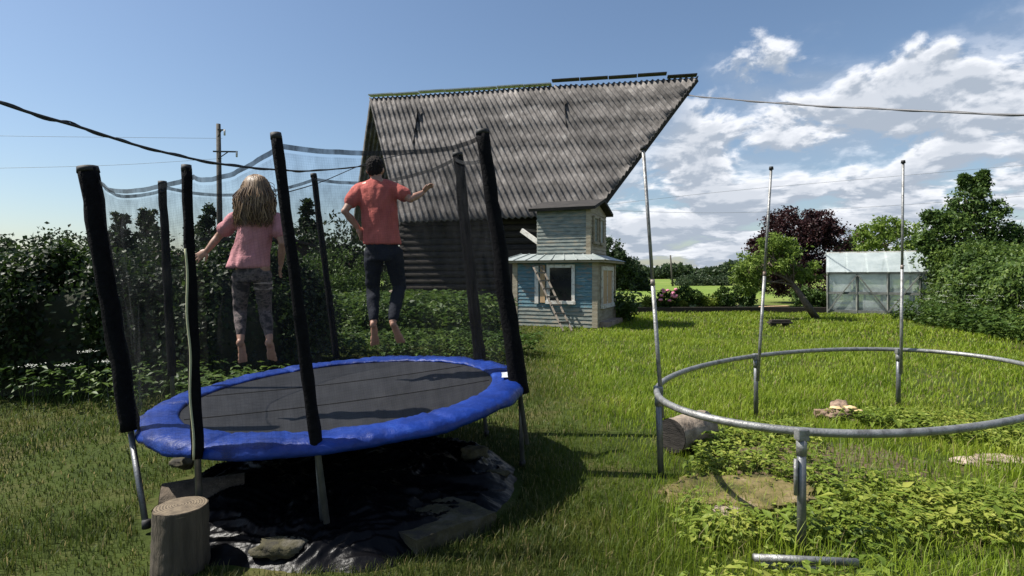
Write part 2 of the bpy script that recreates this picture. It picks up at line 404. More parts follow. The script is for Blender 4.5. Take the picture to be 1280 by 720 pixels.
# ------------------------------------------------------------------ people
def hand(mb,wrist,direc,palm_n,s=1.0,curl=.35,side=1):
    d=Vector(direc).normalized(); n=Vector(palm_n); n=(n-d*n.dot(d)).normalized(); w=d.cross(n)*side
    pl=.075*s
    rot=Matrix((w,d,n)).transposed()
    mb.sphere(wrist+d*pl*.55,(.036*s,.046*s,.016*s),12,8,rot)
    for k,(off,ln) in enumerate(((-.027,.058),(-.009,.068),(.009,.063),(.026,.048))):
        b=wrist+d*(pl*.92)+w*off*s; sp=d+w*off*6
        sp.normalize(); L=ln*s
        p1=b+sp*L*.5-n*L*.5*curl*.3; p2=p1+(sp*(1-curl*.5)-n*curl).normalized()*L*.32; p3=p2+(sp*(1-curl)-n*curl*1.6).normalized()*L*.25
        mb.tube([b-sp*.02,b,p1,p2,p3],[.0085*s,.0088*s,.0082*s,.0076*s,.0062*s],8); mb.sphere(p3,.0064*s,8,6)
    b=wrist+d*pl*.3-w*.030*s; tdir=(d*.75-w*.75-n*.2).normalized()
    q1=b+tdir*.03*s;q2=q1+(tdir+d*.5).normalized()*.028*s
    mb.tube([b,q1,q2],[.013*s,.0098*s,.0078*s],8); mb.sphere(q2,.0078*s,8,6)
def limb(mb,pts,rad,seg=14):
    mb.tube(pts,rad,seg)
    for p,r in zip(pts,rad): mb.sphere(p,r,12,8)
def foot(mb,ankle,toe,s=1.0,side=1):
    d=(toe-ankle).normalized(); ln=(toe-ankle).length
    fwd=Vector((0,1,0)); n=(fwd-d*fwd.dot(d)).normalized(); w=d.cross(n)
    rot=Matrix((w,d,n)).transposed()
    mb.sphere(ankle+d*.02-n*.022*s,(.028*s,.036*s,.03*s),12,8,rot)
    mb.sphere(ankle+d*ln*.45,(.032*s,ln*.48,.026*s),12,8,rot)
    mb.sphere(ankle+d*ln*.75,(.040*s,ln*.25,.020*s),12,8,rot)
    for k in range(5):
        o=(-.030+.015*k)*side
        b=ankle+d*ln*(.88-.012*k)+w*o*s
        mb.tube([b,b+d*.030*s],[.0095*s if k else .013*s,.008*s if k else .0115*s],8); mb.sphere(b+d*.030*s,(.0085 if k else .012)*s,8,6)
def head(mb,c,s,yaw=0):
    # facing +Y (away from the camera)
    mb.sphere(c,(.072*s,.09*s,.098*s),20,14)
    mb.sphere(c+Vector((0,.018,-.05))*s,(.055*s,.065*s,.062*s),16,10)
    mb.tube([c+Vector((0,.085,.012))*s,c+Vector((0,.108,-.022))*s],[.008*s,.014*s],8); mb.sphere(c+Vector((0,.104,-.022))*s,.014*s,8,6)
    for q in (-1,1): mb.sphere(c+Vector((.074*q,-.002,-.012))*s,(.010*s,.019*s,.031*s),10,8)
    mb.sphere(c+Vector((0,.084,-.052))*s,(.022*s,.010*s,.008*s),10,6)
    mb.sphere(c+Vector((0,.07,-.092))*s,(.022*s,.018*s,.014*s),10,6)

def girl():
    D=4.0; p=lambda x,y,dy=0: P(x,y,D+dy)-Vector((0,0,0))
    t=thing('person','girl with long loose blond hair jumping, pink shirt and patterned leggings','person',P(320,455,D))
    hc=p(322,240,.02); nb=p(321,266)
    body=MB(); head(body,hc,1.0)
    limb(body,[p(321,266),p(322,252,.01)],[.05,.042])
    shL,shR=p(293,274),p(346,275,.02)
    limb(body,[nb,shL],[.05,.038]); limb(body,[nb,shR],[.05,.038])
    body.rings_z([(p(320,268),.08,.05),(p(319,282),.118,.075),(p(318,300),.108,.075),(p(316,318),.098,.07),(p(316,335),.12,.085),(p(316,347),.115,.08)],24)
    elL,wrL=p(273,296,.03),p(259,313,-.02); limb(body,[shL,shL.lerp(elL,.5),elL,elL.lerp(wrL,.4),wrL],[.038,.034,.027,.027,.019])
    hand(body,wrL,(p(246,322,-.04)-wrL),(.3,-.8,.4),.85,.25,1)
    elR,wrR=p(353,304,-.03),p(351,330,.05); limb(body,[shR,shR.lerp(elR,.5),elR,elR.lerp(wrR,.4),wrR],[.038,.034,.027,.027,.019])
    hand(body,wrR,(p(349,345,.1)-wrR),(-.8,-.3,.2),.85,.35,-1)
    hL,kL,aL,tL=p(302,345),p(300,388,.07),p(301,424,-.04),p(304,452,.0)
    hR,kR,aR,tR=p(328,345),p(331,388,.10),p(337,424,-.02),p(340,449,.05)
    for h,k,a in ((hL,kL,aL),(hR,kR,aR)): limb(body,[h,h.lerp(k,.5),k,k.lerp(a,.35),a],[.058,.050,.038,.038,.024])
    foot(body,aL,tL,.85,1); foot(body,aR,tR,.9,-1)
    remeshed(body,'body',M['skin'],t,.0055,3)
    # eyes
    for q in (-1,1): MB().sphere(hc+Vector((.028*q,.080,.008)),(.012,.010,.010),10,8).build('eye',M['white_paint'],t,True)
    # t-shirt
    s=MB(); 
    s.rings_z([(p(320,262),.055,.045),(p(320,267),.10,.062),(p(319,275),.128,.08),(p(318,290),.126,.088),(p(316,306),.130,.092),(p(313,320),.142,.098),(p(311,332),.152,.104),(p(310,335),.150,.102)],30)
    for sh,el in ((shL,elL),(shR,elR)):
        limb(s,[sh+Vector((0,0,.0)),sh.lerp(el,.30),sh.lerp(el,.52)],[.052,.054,.058])
    remeshed(s,'t_shirt',M['pinkshirt'],t,.010,3,lambda c:.010*noise.fractal(Vector((c.x*9,c.y*9,c.z*5)),.7,2,3)+.006*noise.noise(Vector((c.x*22,c.y*22,c.z*7))))
    l=MB()
    l.rings_z([(p(315,322),.105,.080),(p(316,338),.118,.088),(p(315,352),.114,.084)],24)
    for h,k,a in ((hL,kL,aL),(hR,kR,aR)): limb(l,[h,h.lerp(k,.5),k,k.lerp(a,.35),k.lerp(a,.82)],[.066,.058,.046,.045,.031])
    lg=remeshed(l,'leggings',M['leggings'],t,.009,3,lambda c:.006*noise.noise(Vector((c.x*12,c.y*12,c.z*22))))
    # pale bands on the right thigh
    for yy in (353,360):
        c=hR.lerp(kR,(yy-345)/43); mb=MB(); mb.tube([c+Vector((0,0,.009)),c-Vector((0,0,.009))],[.0655,.0648],24,cap=False)
        mb.build('thigh_stripe',M['cloth_pale'],t,True)
    # hair: a cap plus strands
    hb=MB(); hb.sphere(hc+Vector((0,-.016,.016)),(.084,.090,.096),20,14)
    def hp(a,e,k=1.0):
        return hc+Vector((math.sin(e)*math.cos(a)*.092*k,math.sin(e)*math.sin(a)*.098*k-.016,math.cos(e)*.106*k+.014))
    for k in range(900):
        a=random.uniform(math.pi*.96,math.pi*2.04); 
        if random.random()<.12: a=random.uniform(0,2*math.pi)
        e0=random.uniform(.0,.55); lift=random.uniform(.97,1.03)
        L=random.uniform(.12,.29)*(1 if math.sin(a)<.2 else .5)
        pts=[hp(a,e0,lift),hp(a,e0+(1.5-e0)*.35,lift),hp(a,e0+(1.5-e0)*.7,lift),hp(a,1.5,lift*1.03)]
        q=pts[-1]; ox,oy=math.cos(a),math.sin(a); fl=random.uniform(-.012,.042); wv=random.uniform(-.026,.026)
        pts.append(q+Vector((ox*fl+wv*.6,oy*fl-.006,-L*.45)))
        pts.append(q+Vector((ox*fl*1.2-wv*.5,oy*fl*.7-.012,-L*.8)))
        pts.append(q+Vector((ox*fl*.8+wv,oy*fl*.5-.014,-L)))
        hb.tube(pts,[.003,.0045,.005,.005,.0045,.0035,.001],5)
    for k in range(70):
        a=random.uniform(math.pi*.9,math.pi*2.1); q=hp(a,random.uniform(.9,1.6),1.0); ox,oy=math.cos(a),math.sin(a); pts=[q]; L=random.uniform(.12,.34); f=random.uniform(.01,.07)
        for m_ in range(1,6):
            z_=m_/5; pts.append(q+Vector((ox*f*math.sin(z_*2.4)+random.uniform(-.008,.008),oy*f*z_*.6+random.uniform(-.008,.008),-L*z_+.03*math.sin(z_*3.1))))
        hb.tube(pts,[.002,.0022,.002,.0018,.0014,.0006],4)
    hb.build('hair',M['blond'],t,True)
M['cloth_pale']=fabric('pale_stripe',(.30,.24,.22),(.38,.31,.29))
girl()
def boy():
    D=5.15; p=lambda x,y,dy=0: P(x,y,D+dy)
    t=thing('person','boy with short dark hair jumping, salmon shirt and dark trousers','person',P(485,432,D))
    hc=p(469,211,.03); nb=p(471,229); body=MB(); head(body,hc,1.0)
    limb(body,[p(471,232),p(470,220,.02)],[.060,.050])
    shL,shR=p(450,237),p(492,235)
    limb(body,[nb,shL],[.06,.048]); limb(body,[nb,shR],[.06,.048])
    body.rings_z([(p(471,230),.10,.06),(p(472,243),.150,.095),(p(474,262),.145,.095),(p(476,283),.128,.088),(p(478,303),.14,.1),(p(478,318),.14,.098)],24)
    elL,wrL=p(431,264,-.10),p(447,284,-.02); limb(body,[shL,shL.lerp(elL,.5),elL,elL.lerp(wrL,.4),wrL],[.048,.043,.034,.035,.025])
    hand(body,wrL,(p(455,299,.0)-wrL),(.7,-.6,0),1.0,.3,1)
    elR,wrR=p(513,249,-.05),p(528,241,.12); limb(body,[shR,shR.lerp(elR,.5),elR,elR.lerp(wrR,.4),wrR],[.048,.043,.034,.035,.024])
    hand(body,wrR,(p(538,231,.15)-wrR),(-.5,.3,.7),1.0,.55,-1)
    hL,kL,aL,tL=p(467,316),p(466,360,.10),p(467,402,-.06),p(469,431,.0)
    hR,kR,aR,tR=p(491,316),p(499,358,.10),p(491,402,-.10),p(501,428,.0)
    for h,k,a in ((hL,kL,aL),(hR,kR,aR)): limb(body,[h,h.lerp(k,.5),k,k.lerp(a,.35),a],[.082,.072,.053,.052,.033])
    foot(body,aL,tL,1.05,1); foot(body,aR,tR,1.05,-1)
    remeshed(body,'body',M['skin'],t,.006,3)
    for q in (-1,1): MB().sphere(hc+Vector((.028*q,.080,.008)),(.012,.010,.010),10,8).build('eye',M['white_paint'],t,True)
    s=MB()
    s.rings_z([(p(471,225),.060,.05),(p(471,229),.115,.07),(p(471,236),.172,.098),(p(472,250),.176,.112),(p(474,268),.170,.115),(p(476,286),.168,.115),(p(478,302),.178,.12),(p(478,306),.176,.118)],30)
    limb(s,[shL,nb+Vector((0,0,-.012)),shR],[.062,.066,.062])
    for sh,el in ((shL,elL),(shR,elR)): limb(s,[sh,sh.lerp(el,.30),sh.lerp(el,.56)],[.064,.062,.064])
    remeshed(s,'t_shirt',M['salmon'],t,.011,3,lambda c:.012*noise.fractal(Vector((c.x*8,c.y*8,c.z*4)),.7,2,3)+.007*noise.noise(Vector((c.x*20,c.y*20,c.z*6))))
    l=MB(); l.rings_z([(p(478,298),.138,.1),(p(478,312),.150,.112),(p(478,326),.148,.108)],24)
    for h,k,a in ((hL,kL,aL),(hR,kR,aR)): limb(l,[h,h.lerp(k,.5),k,k.lerp(a,.35),k.lerp(a,.9)],[.090,.080,.064,.060,.048])
    remeshed(l,'trousers',M['darkpants'],t,.010,2,lambda c:.012*noise.noise(Vector((c.x*9,c.y*9,c.z*16))))
    hb=MB(); hb.sphere(hc+Vector((0,-.012,.022)),(.083,.095,.094),20,14); hb.sphere(hc+Vector((0,-.040,-.018)),(.068,.060,.060),16,10)
    remeshed(hb,'hair',M['darkhair'],t,.005,2,lambda c:.006*noise.noise(c*60)+.005*noise.noise(c*25))
boy()

# ------------------------------------------------------------------ leaves
def unit(a): return a/np.maximum(np.linalg.norm(a,axis=1,keepdims=True),1e-9)
def leafmesh(B, D, L, W, N=None):            # diamond leaves folded on the midrib
    n=len(B); D=unit(D)
    if N is None: N=unit(rng.normal(size=(n,3))+np.array([0,0,.6]))
    S=unit(np.cross(D,N)); U=np.cross(S,D)
    L=np.broadcast_to(np.asarray(L,float).reshape(-1,1),(n,1)); W=np.broadcast_to(np.asarray(W,float).reshape(-1,1),(n,1))
    V=np.empty((n,4,3))
    V[:,0]=B; V[:,1]=B+D*L*.42+S*W*.5+U*W*.16; V[:,2]=B+D*L-U*L*.12; V[:,3]=B+D*L*.42-S*W*.5+U*W*.16
    i=np.arange(n)[:,None]*4
    T=np.concatenate([i+np.array([[0,1,2]]),i+np.array([[0,2,3]])],1).reshape(-1,3)
    return V.reshape(-1,3),T
def merge(parts):
    Vs=[];Ts=[];k=0
    for V,T in parts:
        Vs.append(V);Ts.append(T+k);k+=len(V)
    return np.concatenate(Vs),np.concatenate(Ts)
def crown_points(blobs, clumps, per, spread):
    pts=[];cents=[];dirs=[]
    for (c,r) in blobs:
        r=np.array(r,float)
        d=unit(rng.normal(size=(clumps,3))); rad=rng.uniform(0.25,1,size=(clumps,1))**.45
        cc=np.array(c)+d*rad*r*rng.uniform(.86,1.1,size=(clumps,1)); cents.append(cc)
        g=rng.normal(size=(clumps,per,3))*spread*rng.uniform(.55,1.3,size=(clumps,1,1))*r.mean()*np.array([1,1,.75])
        pts.append((cc[:,None,:]+g).reshape(-1,3)); dirs.append(np.repeat(d,per,0))
    return np.concatenate(pts),np.concatenate(cents),np.concatenate(dirs)
def make_tree(name,label,cat,base,top,blobs,m,clumps=40,per=60,leaf=.1,spread=.13,trunk_r=.12,group=None,bark='bark',nlimb=14,lean_pts=None,droop=.2,lw=.6):
    base=Vector(base); top=Vector(top)
    t=thing(name,label,cat,base,group)
    B,cents,dirs=crown_points(blobs,clumps,per,spread)
    n=len(B); D=rng.normal(size=(n,3))*.8+dirs*.5+np.array([0,0,-droop])
    V,T=leafmesh(B,D,rng.uniform(.7,1.3,n)*leaf,rng.uniform(.7,1.2,n)*leaf*lw)
    np_obj('crown',V,T,M[m],t)
    mb=MB()
    if lean_pts: pts=[Vector(p) for p in lean_pts]
    else:
        pts=[base.lerp(top,k/6)+Vector((noise.noise(base+Vector((k,0,0))),noise.noise(base+Vector((0,k,0))),0))*trunk_r*1.2*(k>0) for k in range(7)]
    mb.tube(pts,[trunk_r*(1.25-.75*k/(len(pts)-1)) for k in range(len(pts))],10,jit=.25)
    idx=rng.choice(len(cents),min(nlimb,len(cents)),replace=False)
    for i in idx:
        q=Vector(cents[i]); k=random.randint(len(pts)//2,len(pts)-1); p=pts[k]
        mid=p.lerp(q,.5)+Vector((random.uniform(-1,1),random.uniform(-1,1),random.uniform(-.3,.8)))*.12*(q-p).length
        mb.tube([p,p.lerp(mid,.55)+Vector((0,0,.03)),mid,q],[trunk_r*.42,trunk_r*.3,trunk_r*.22,trunk_r*.06],6,cap=False)
    mb.build('trunk',M[bark],t,smooth=True)
    return t

# ------------------------------------------------------------------ ground
def gz(x,y):
    return .010*np.sin(x*.9+1.3*np.sin(y*.4))+.010*np.sin(y*.8+1.1*np.sin(x*.5)+2)+.005*np.sin(x*2.3+y*1.7)-.025
def build_ground():
    rs=[0]+[0.6*1.085**i for i in range(98)]
    seg=160; V=[(0,0,gz(0,0))]; Fc=[]
    for r in rs[1:]:
        for j in range(seg):
            a=2*math.pi*j/seg; x=r*math.sin(a); y=r*math.cos(a)
            V.append((x,y,gz(x,y) if r<60 else -.03))
    for j in range(seg): Fc.append((0,1+(j+1)%seg,1+j))
    for i in range(len(rs)-2):
        for j in range(seg):
            a=1+i*seg+j;b=1+i*seg+(j+1)%seg
            Fc.append((a,b,b+seg,a+seg))
    o=mesh_obj('ground',V,Fc,M['ground'],smooth=True); o['kind']='structure'
build_ground()
# bare soil inside the right-hand frame
def patch(name,c,rx,ry,m,z=.004,seed=1):
    V=[(c[0],c[1],.0)];Fc=[];n=48;rings=8
    for i in range(1,rings+1):
        for j in range(n):
            a=2*math.pi*j/n; k=1+.3*noise.noise(Vector((math.cos(a)*1.5,math.sin(a)*1.5,seed)))
            r=i/rings; x=c[0]+math.cos(a)*rx*r*k; y=c[1]+math.sin(a)*ry*r*k
            hh=.035*(1-r**2)+.03*noise.noise(Vector((x*3,y*3,2)))*(1-r)
            V.append((x,y,gz(x,y)+z+hh if i<rings else gz(x,y)-.02))
    for j in range(n): Fc.append((0,1+j,1+(j+1)%n))
    for i in range(rings-1):
        for j in range(n):
            a=1+i*n+j;b=1+i*n+(j+1)%n; Fc.append((a,a+n,b+n,b))
    o=mesh_obj(name,V,Fc,m,smooth=True); o['kind']='structure'; return o
DC=(2.75,4.9)
patch('bare_soil',DC,1.05,.62,M['dirt'])
TC=Vector((-1.395,4.74,0))

# ------------------------------------------------------------------ grass
def inside_poly(x,y,poly):
    c=np.zeros(len(x),bool); n=len(poly)
    for i in range(n):
        x1,y1=poly[i];x2,y2=poly[(i+1)%n]
        t=((y1>y)!=(y2>y))&(x<(x2-x1)*(y-y1)/(y2-y1+1e-12)+x1); c^=t
    return c
HC=Vector((2.6,17.2,0)); HU=Vector((-2.4,1.0,0)).normalized(); HV=Vector((1.0,2.4,0)).normalized()
house_poly=[(HC+HU*a+HV*b)[:2] for a,b in ((-.1,-.1),(2.4,-.1),(2.4,2.6),(-.1,2.6))]
def np_noise(x,y,s,seed):
    r=np.random.default_rng(seed); out=np.zeros_like(x)
    for k in range(6):
        a=r.uniform(0,6.28); f=s*r.uniform(.6,2.2); out+=np.sin(x*f*math.cos(a)+y*f*math.sin(a)+r.uniform(0,6.28))
    return out/3
def grass():
    zones=[(1.6,3.4,8000,.0042,.9),(3.4,5.5,5200,.0055,.95),(5.5,9,2800,.008,1.0),(9,16,1000,.013,1.0),(16,29,300,.026,1.1)]
    parts=[]
    for d0,d1,dens,w,hs in zones:
        ang=R(52); area=.5*(d1**2-d0**2)*2*ang; n=int(area*dens)
        r=np.sqrt(rng.uniform(d0**2,d1**2,n)); a=rng.uniform(-ang,ang,n)
        x=r*np.sin(a); y=r*np.cos(a)
        keep=np.ones(n,bool)
        keep&=~((((x+1.30)/1.38)**2+((y-4.35)/1.28)**2)<1)
        soil=(((x-DC[0])/1.2)**2+((y-DC[1])/.85)**2)
        keep&=~((soil<1)&(rng.uniform(size=n)<.62))
        keep&=~inside_poly(x,y,house_poly)
        keep&=rng.uniform(size=n)<(.72+.35*np_noise(x,y,1.5,3))
        right=1/(1+np.exp(-(x-.6)*3))
        left_bare=(x<0)&(y<4.2)&(np_noise(x,y,2.2,9)>.35)&(rng.uniform(size=n)<.7); keep&=~left_bare
        x=x[keep];y=y[keep];right=right[keep];n=len(x)
        h=(.05+.035*right)*(1+.35*np_noise(x,y,2.5,5))*rng.uniform(.5,1.5,n)*hs
        tall=(right>.5)&(y<5.5)&(rng.uniform(size=n)<.16)&(np_noise(x,y,2.,12)>0); h[tall]*=2.6
        h*=np.where(y>26,1.4,1)
        z=gz(x,y)-.004
        B=np.stack([x,y,z],1)
        az=rng.uniform(0,6.283,n); bend=rng.uniform(.1,.75,n)
        d=np.stack([np.cos(az),np.sin(az),np.zeros(n)],1)
        s=np.stack([-np.sin(az+rng.normal(size=n)*.5),np.cos(az),np.zeros(n)],1); s=unit(s)
        ww=w*rng.uniform(.6,1.3,n)[:,None]; hh=h[:,None]; bb=bend[:,None]
        V=np.empty((n,5,3)); up=np.array([0,0,1.])
        V[:,0]=B-s*ww/2; V[:,1]=B+s*ww/2
        mid=B+up*hh*.55+d*hh*bb*.22; V[:,2]=mid+s*ww*.4; V[:,3]=mid-s*ww*.4
        V[:,4]=B+up*hh*(1-.25*bb)+d*hh*bb
        i=np.arange(n)[:,None]*5
        T=np.concatenate([i+np.array([[0,1,2]]),i+np.array([[0,2,3]]),i+np.array([[3,2,4]])],1).reshape(-1,3)
        parts.append((V.reshape(-1,3),T))
    V,T=merge(parts)
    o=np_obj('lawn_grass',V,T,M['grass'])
    tag(o,'green grass lawn with yellowish tufts covering the whole garden','grass',kind='stuff')
grass()

def weeds(name,label,m,xs,ys,count,stems,leafL,hmin,hmax,test=None,leaflets=5,lw=.5):
    x=rng.uniform(xs[0],xs[1],count); y=rng.uniform(ys[0],ys[1],count)
    if test is not None:
        k=test(x,y); x=x[k]; y=y[k]
    n=len(x); parts=[]
    x=np.repeat(x,stems);y=np.repeat(y,stems);N=len(x)
    z=gz(x,y)
    az=rng.uniform(0,6.283,N); h=rng.uniform(hmin,hmax,N); out=h*rng.uniform(.15,.7,N)
    B=np.stack([x,y,z],1); tip=B+np.stack([np.cos(az)*out,np.sin(az)*out,h],1)
    # stems as thin ribbons
    s=np.stack([-np.sin(az),np.cos(az),np.zeros(N)],1)*.0022
    V=np.stack([B-s,B+s,tip],1).reshape(-1,3); T=np.arange(N*3).reshape(-1,3); parts.append((V,T))
    lev=np.repeat(np.arange(leaflets)[None],N,0)
    for k in range(leaflets):
        a=az+(k-(leaflets-1)/2)*(2.4/leaflets)*rng.uniform(.8,1.3,N)
        D=np.stack([np.cos(a),np.sin(a),rng.uniform(-.45,.35,N)],1)
        back=B+(tip-B)*(1-.1*(k%2))[...,None] if False else tip
        Ls=leafL*np.clip(rng.lognormal(-.1,.38,N),.4,2.0)
        parts.append(leafmesh(back,D,Ls,Ls*lw,N=unit(np.stack([rng.normal(size=N)*.25,rng.normal(size=N)*.25,np.ones(N)],1))))
        if hmax>.5:
            for q in (.3,.5,.68,.84):
                aa=rng.uniform(0,6.28,N)
                D=np.stack([np.cos(aa),np.sin(aa),rng.uniform(-.6,.3,N)],1)
                parts.append(leafmesh(B+(tip-B)*q,D,Ls,Ls*lw)) if k%2==0 else None
    V,T=merge(parts)
    return tag(np_obj(name,V,T,M[m]),label,'plants',kind='stuff')
def rw(x,y):
    den=np_noise(x,y,1.9,21)
    rk=(((x-1.70)/.54)**2+((y-4.0)/.40)**2)<1
    soil=(((x-DC[0])/.9)**2+((y-DC[1])/.5)**2)<1
    return (den>-.25)&~((x>.85)&(x<2.2)&(y>2.85)&(y<3.32)&(rng.uniform(size=len(x))<.8))&~rk&~(soil&(rng.uniform(size=len(x))<.6))&(y<4.4+.5*x)&(x>.35*y-.15)
weeds('ground_cover','yellow-green leafy ground elder growing inside and before the bare trampoline frame','weed',(.4,6.8),(2.1,6.2),4600,6,.038,.03,.17,rw)
weeds('dock','broad-leaved weeds among the ground elder','weed',(.6,6.2),(2.3,6.0),300,5,.075,.06,.20,rw,leaflets=2,lw=.38)
weeds('tall_weeds','tall dark green nettles and weeds growing along the foot of the barn','nettle',(-9,4.2),(13.5,21),1100,5,.16,.5,1.15,lambda x,y:(np_noise(x,y,.7,31)>-.5)&~((x>.2)&(y<17.5))&~inside_poly(x,y,house_poly)&((x<-.3)|(y>19.2)),leaflets=3)
weeds('low_weeds','low weeds at the lawn edge behind the covered trampoline','nettle',(-5.2,.6),(10.2,14),700,5,.09,.15,.5,lambda x,y:np_noise(x,y,1.1,33)>-.2)
weeds('hedge_weeds','bright leafy weeds growing at the foot of the creeper hedge','nettle',(-8,-3.0),(6.0,8.4),420,5,.08,.15,.5,lambda x,y:(y>6.75-.12*(x+5))&(y<7.6-.25*(x+4)),leaflets=3)
weeds('nettle_bed','leafy weeds growing along the foot of the vine hedge','nettle',(9.8,15.5),(8,20.5),1400,5,.10,.2,.8,lambda x,y:(np.abs(x-(11.3+.27*(y-8)))<.7),leaflets=3)

# umbel flowers
def umbels(name,label,spots):
    pv=[];
    for (x,y,h) in spots:
        c=np.array([x,y,h]); k=34
        q=rng.normal(size=(k,3))*np.array([.05,.05,.008])+c
        D=np.stack([rng.normal(size=k),rng.normal(size=k),np.zeros(k)],1)
        pv.append(leafmesh(q,D,.02,.02,N=np.tile([0,0,1.],(k,1))))
        b=np.array([x+rng.uniform(-.1,.1),y,0.]); s=np.array([.0008,0,0])
        pv.append((np.stack([b-s,b+s,c]),np.array([[0,1,2]])))
    V,T=merge(pv); tag(np_obj(name,V,T,M['petal']),label,'wildflowers',kind='stuff')
umbels('cow_parsley','white cow parsley flowers in the shade of the creeper hedge',[(rng.uniform(-6.0,-4.3),rng.uniform(6.4,7.0),rng.uniform(.45,.7)) for _ in range(4)])
umbels('cow_parsley','white cow parsley flowers before the vine hedge',[(11.4+.27*(y-8)+rng.uniform(-.5,.4),y,rng.uniform(.7,1.4)) for y in rng.uniform(9,19,70)])

# ------------------------------------------------------------------ hedges
def hedge(name,label,path,half,height,m,nleaf,leaf,amp=.35,seed=0,zfun=None):
    pts=[Vector((p[0],p[1],0)) for p in path]
    t=thing(name,label,'hedge',pts[0])
    L=[0]
    for a,b in zip(pts,pts[1:]): L.append(L[-1]+(b-a).length)
    tot=L[-1]; nu=int(tot/.22)+2; nv=22
    def pos(u,th):
        s=u*tot; i=max(k for k in range(len(pts)-1) if L[k]<=s+1e-9)
        f=(s-L[i])/(L[i+1]-L[i]); c=pts[i].lerp(pts[i+1],f); tg=(pts[i+1]-pts[i]).normalized(); sd=Vector((tg.y,-tg.x,0))
        hh=height if zfun is None else zfun(u)
        e=min(1,max(.05,min(u,1-u)*tot/.9))**.5
        cs,sn=math.cos(th),math.sin(th)
        w=half*e*math.copysign(abs(cs)**.7,cs); z=hh*(.55+.45*e)*max(0,sn)**.62
        q=c+sd*w+Vector((0,0,z)); n=(sd*cs+Vector((0,0,sn*.8))).normalized()
        d=amp*noise.fractal(q*1.1+Vector((seed,0,0)),.8,2,4)
        return q+n*d,n
    V=[];Fc=[]
    for i in range(nu):
        for j in range(nv):
            q,n=pos(i/(nu-1),math.pi*j/(nv-1)); q=q-n*.16; V.append(q)
    for i in range(nu-1):
        for j in range(nv-1):
            a=i*nv+j; Fc.append((a,a+1,a+nv+1,a+nv))
    Fc.append(tuple(range(nv))); Fc.append(tuple((nu-1)*nv+j for j in range(nv))[::-1])
    mesh_obj('branches',V,Fc,M['core'],t,smooth=True)
    U=rng.uniform(0,1,nleaf); TH=np.clip(rng.beta(1,1,nleaf),0.02,.98)*math.pi
    gu,gv=max(60,int(tot/.09)),70
    GQ=np.empty((gu,gv,3));GN=np.empty((gu,gv,3))
    for i in range(gu):
        for j in range(gv):
            q,n=pos(i/(gu-1),math.pi*j/(gv-1)); GQ[i,j]=q;GN[i,j]=n
    fu=U*(gu-1.001); fv=TH/math.pi*(gv-1.001); iu=fu.astype(int); iv=fv.astype(int); fu=(fu-iu)[:,None]; fv=(fv-iv)[:,None]
    def samp(A): return (A[iu,iv]*(1-fu)+A[iu+1,iv]*fu)*(1-fv)+(A[iu,iv+1]*(1-fu)+A[iu+1,iv+1]*fu)*fv
    B=samp(GQ);NN=unit(samp(GN))
    # tufts that break the outline
    off=np.abs(rng.normal(size=(nleaf,1)))*.10*(1+1.2*np.clip(np_noise(B[:,0]*3,B[:,2]*3+B[:,1],1.3,seed+2),0,1))[:,None]
    B=B+NN*(off-.06)+rng.normal(size=(nleaf,3))*.03; B[:,2]=np.maximum(B[:,2],.03)
    D=NN*.5+rng.normal(size=(nleaf,3))*.6+np.array([0,0,-.55])
    N=unit(NN+rng.normal(size=(nleaf,3))*.45+np.array([0,0,.3]))
    Vv,T=leafmesh(B,D,rng.uniform(.6,1.3,nleaf)*leaf,rng.uniform(.7,1.2,nleaf)*leaf*.75,N)
    np_obj('foliage',Vv,T,M[m],t)
    return t
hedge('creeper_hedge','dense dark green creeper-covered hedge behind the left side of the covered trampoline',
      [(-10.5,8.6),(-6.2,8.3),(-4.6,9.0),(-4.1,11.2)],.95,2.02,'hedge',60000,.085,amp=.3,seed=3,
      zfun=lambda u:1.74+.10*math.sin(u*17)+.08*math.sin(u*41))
hedge('vine_hedge','tall vine-covered green hedge at the right edge beside the greenhouse',
      [(18.6,23.2),(16.9,20.2),(14.5,14.5),(13.2,10.0),(12.8,7)],1.25,2.75,'hedge_r',70000,.12,amp=.4,seed=9,
      zfun=lambda u:3.0-.95*min(1,u*2.2)+.12*math.sin(u*23))

# ------------------------------------------------------------------ trees
gl='trees behind the creeper hedge'
TL=[(18,292,26,1.6,'dark bush'),(62,283,30,2.3,''),(105,288,34,2.2,''),(150,272,36,2.4,''),(186,262,38,2.0,''),(222,276,34,2.2,''),(262,262,40,2.2,''),(300,272,37,2.0,''),
    (352,262,36,2.4,''),(384,256,33,1.8,''),(414,270,30,2.0,''),(444,274,31,1.7,'')]
refs=['at the left edge of the photo','left of the thickest trampoline post','hidden behind the thick left trampoline post','rising just right of the thick left post',
 'pointed, tallest of those left of the girl','between the two posts left of the girl','behind the wooden utility pole','behind the girl with loose hair',
 'right of the front middle post','tallest, just right of the front middle post','between the girl and the boy','next to the barn gable, behind the boy']
for i,((px,py,D,w,_),rf) in enumerate(zip(TL,refs)):
    tp=P(px,py,D); hgt=tp.z
    b=[]
    conifer = i in (3,4,6,9)
    if conifer:
        for k in range(5):
            zz=hgt*(.25+.7*k/4); b.append(((tp.x,D,zz-.3),(w*(1-.75*k/4)*.8,w*(1-.75*k/4)*.8,hgt*.16)))
        make_tree('conifer','dark pointed evergreen '+rf,'tree',(tp.x,D,0),(tp.x,D,hgt*.9),b,'dark_tree',22,34,.26,.17,.14,gl,nlimb=10)
    else:
        b=[((tp.x,D,hgt*.60),(w,w,hgt*.36)),((tp.x+w*.5,D+.5,hgt*.42),(w,w,hgt*.33)),((tp.x-w*.6,D,hgt*.40),(w,w,hgt*.32))]
        make_tree('broadleaf_tree','dark green bushy tree '+rf,'tree',(tp.x,D,0),(tp.x,D,hgt*.6),b,'dark_tree',34,40,.24,.15,.14,gl,nlimb=10)
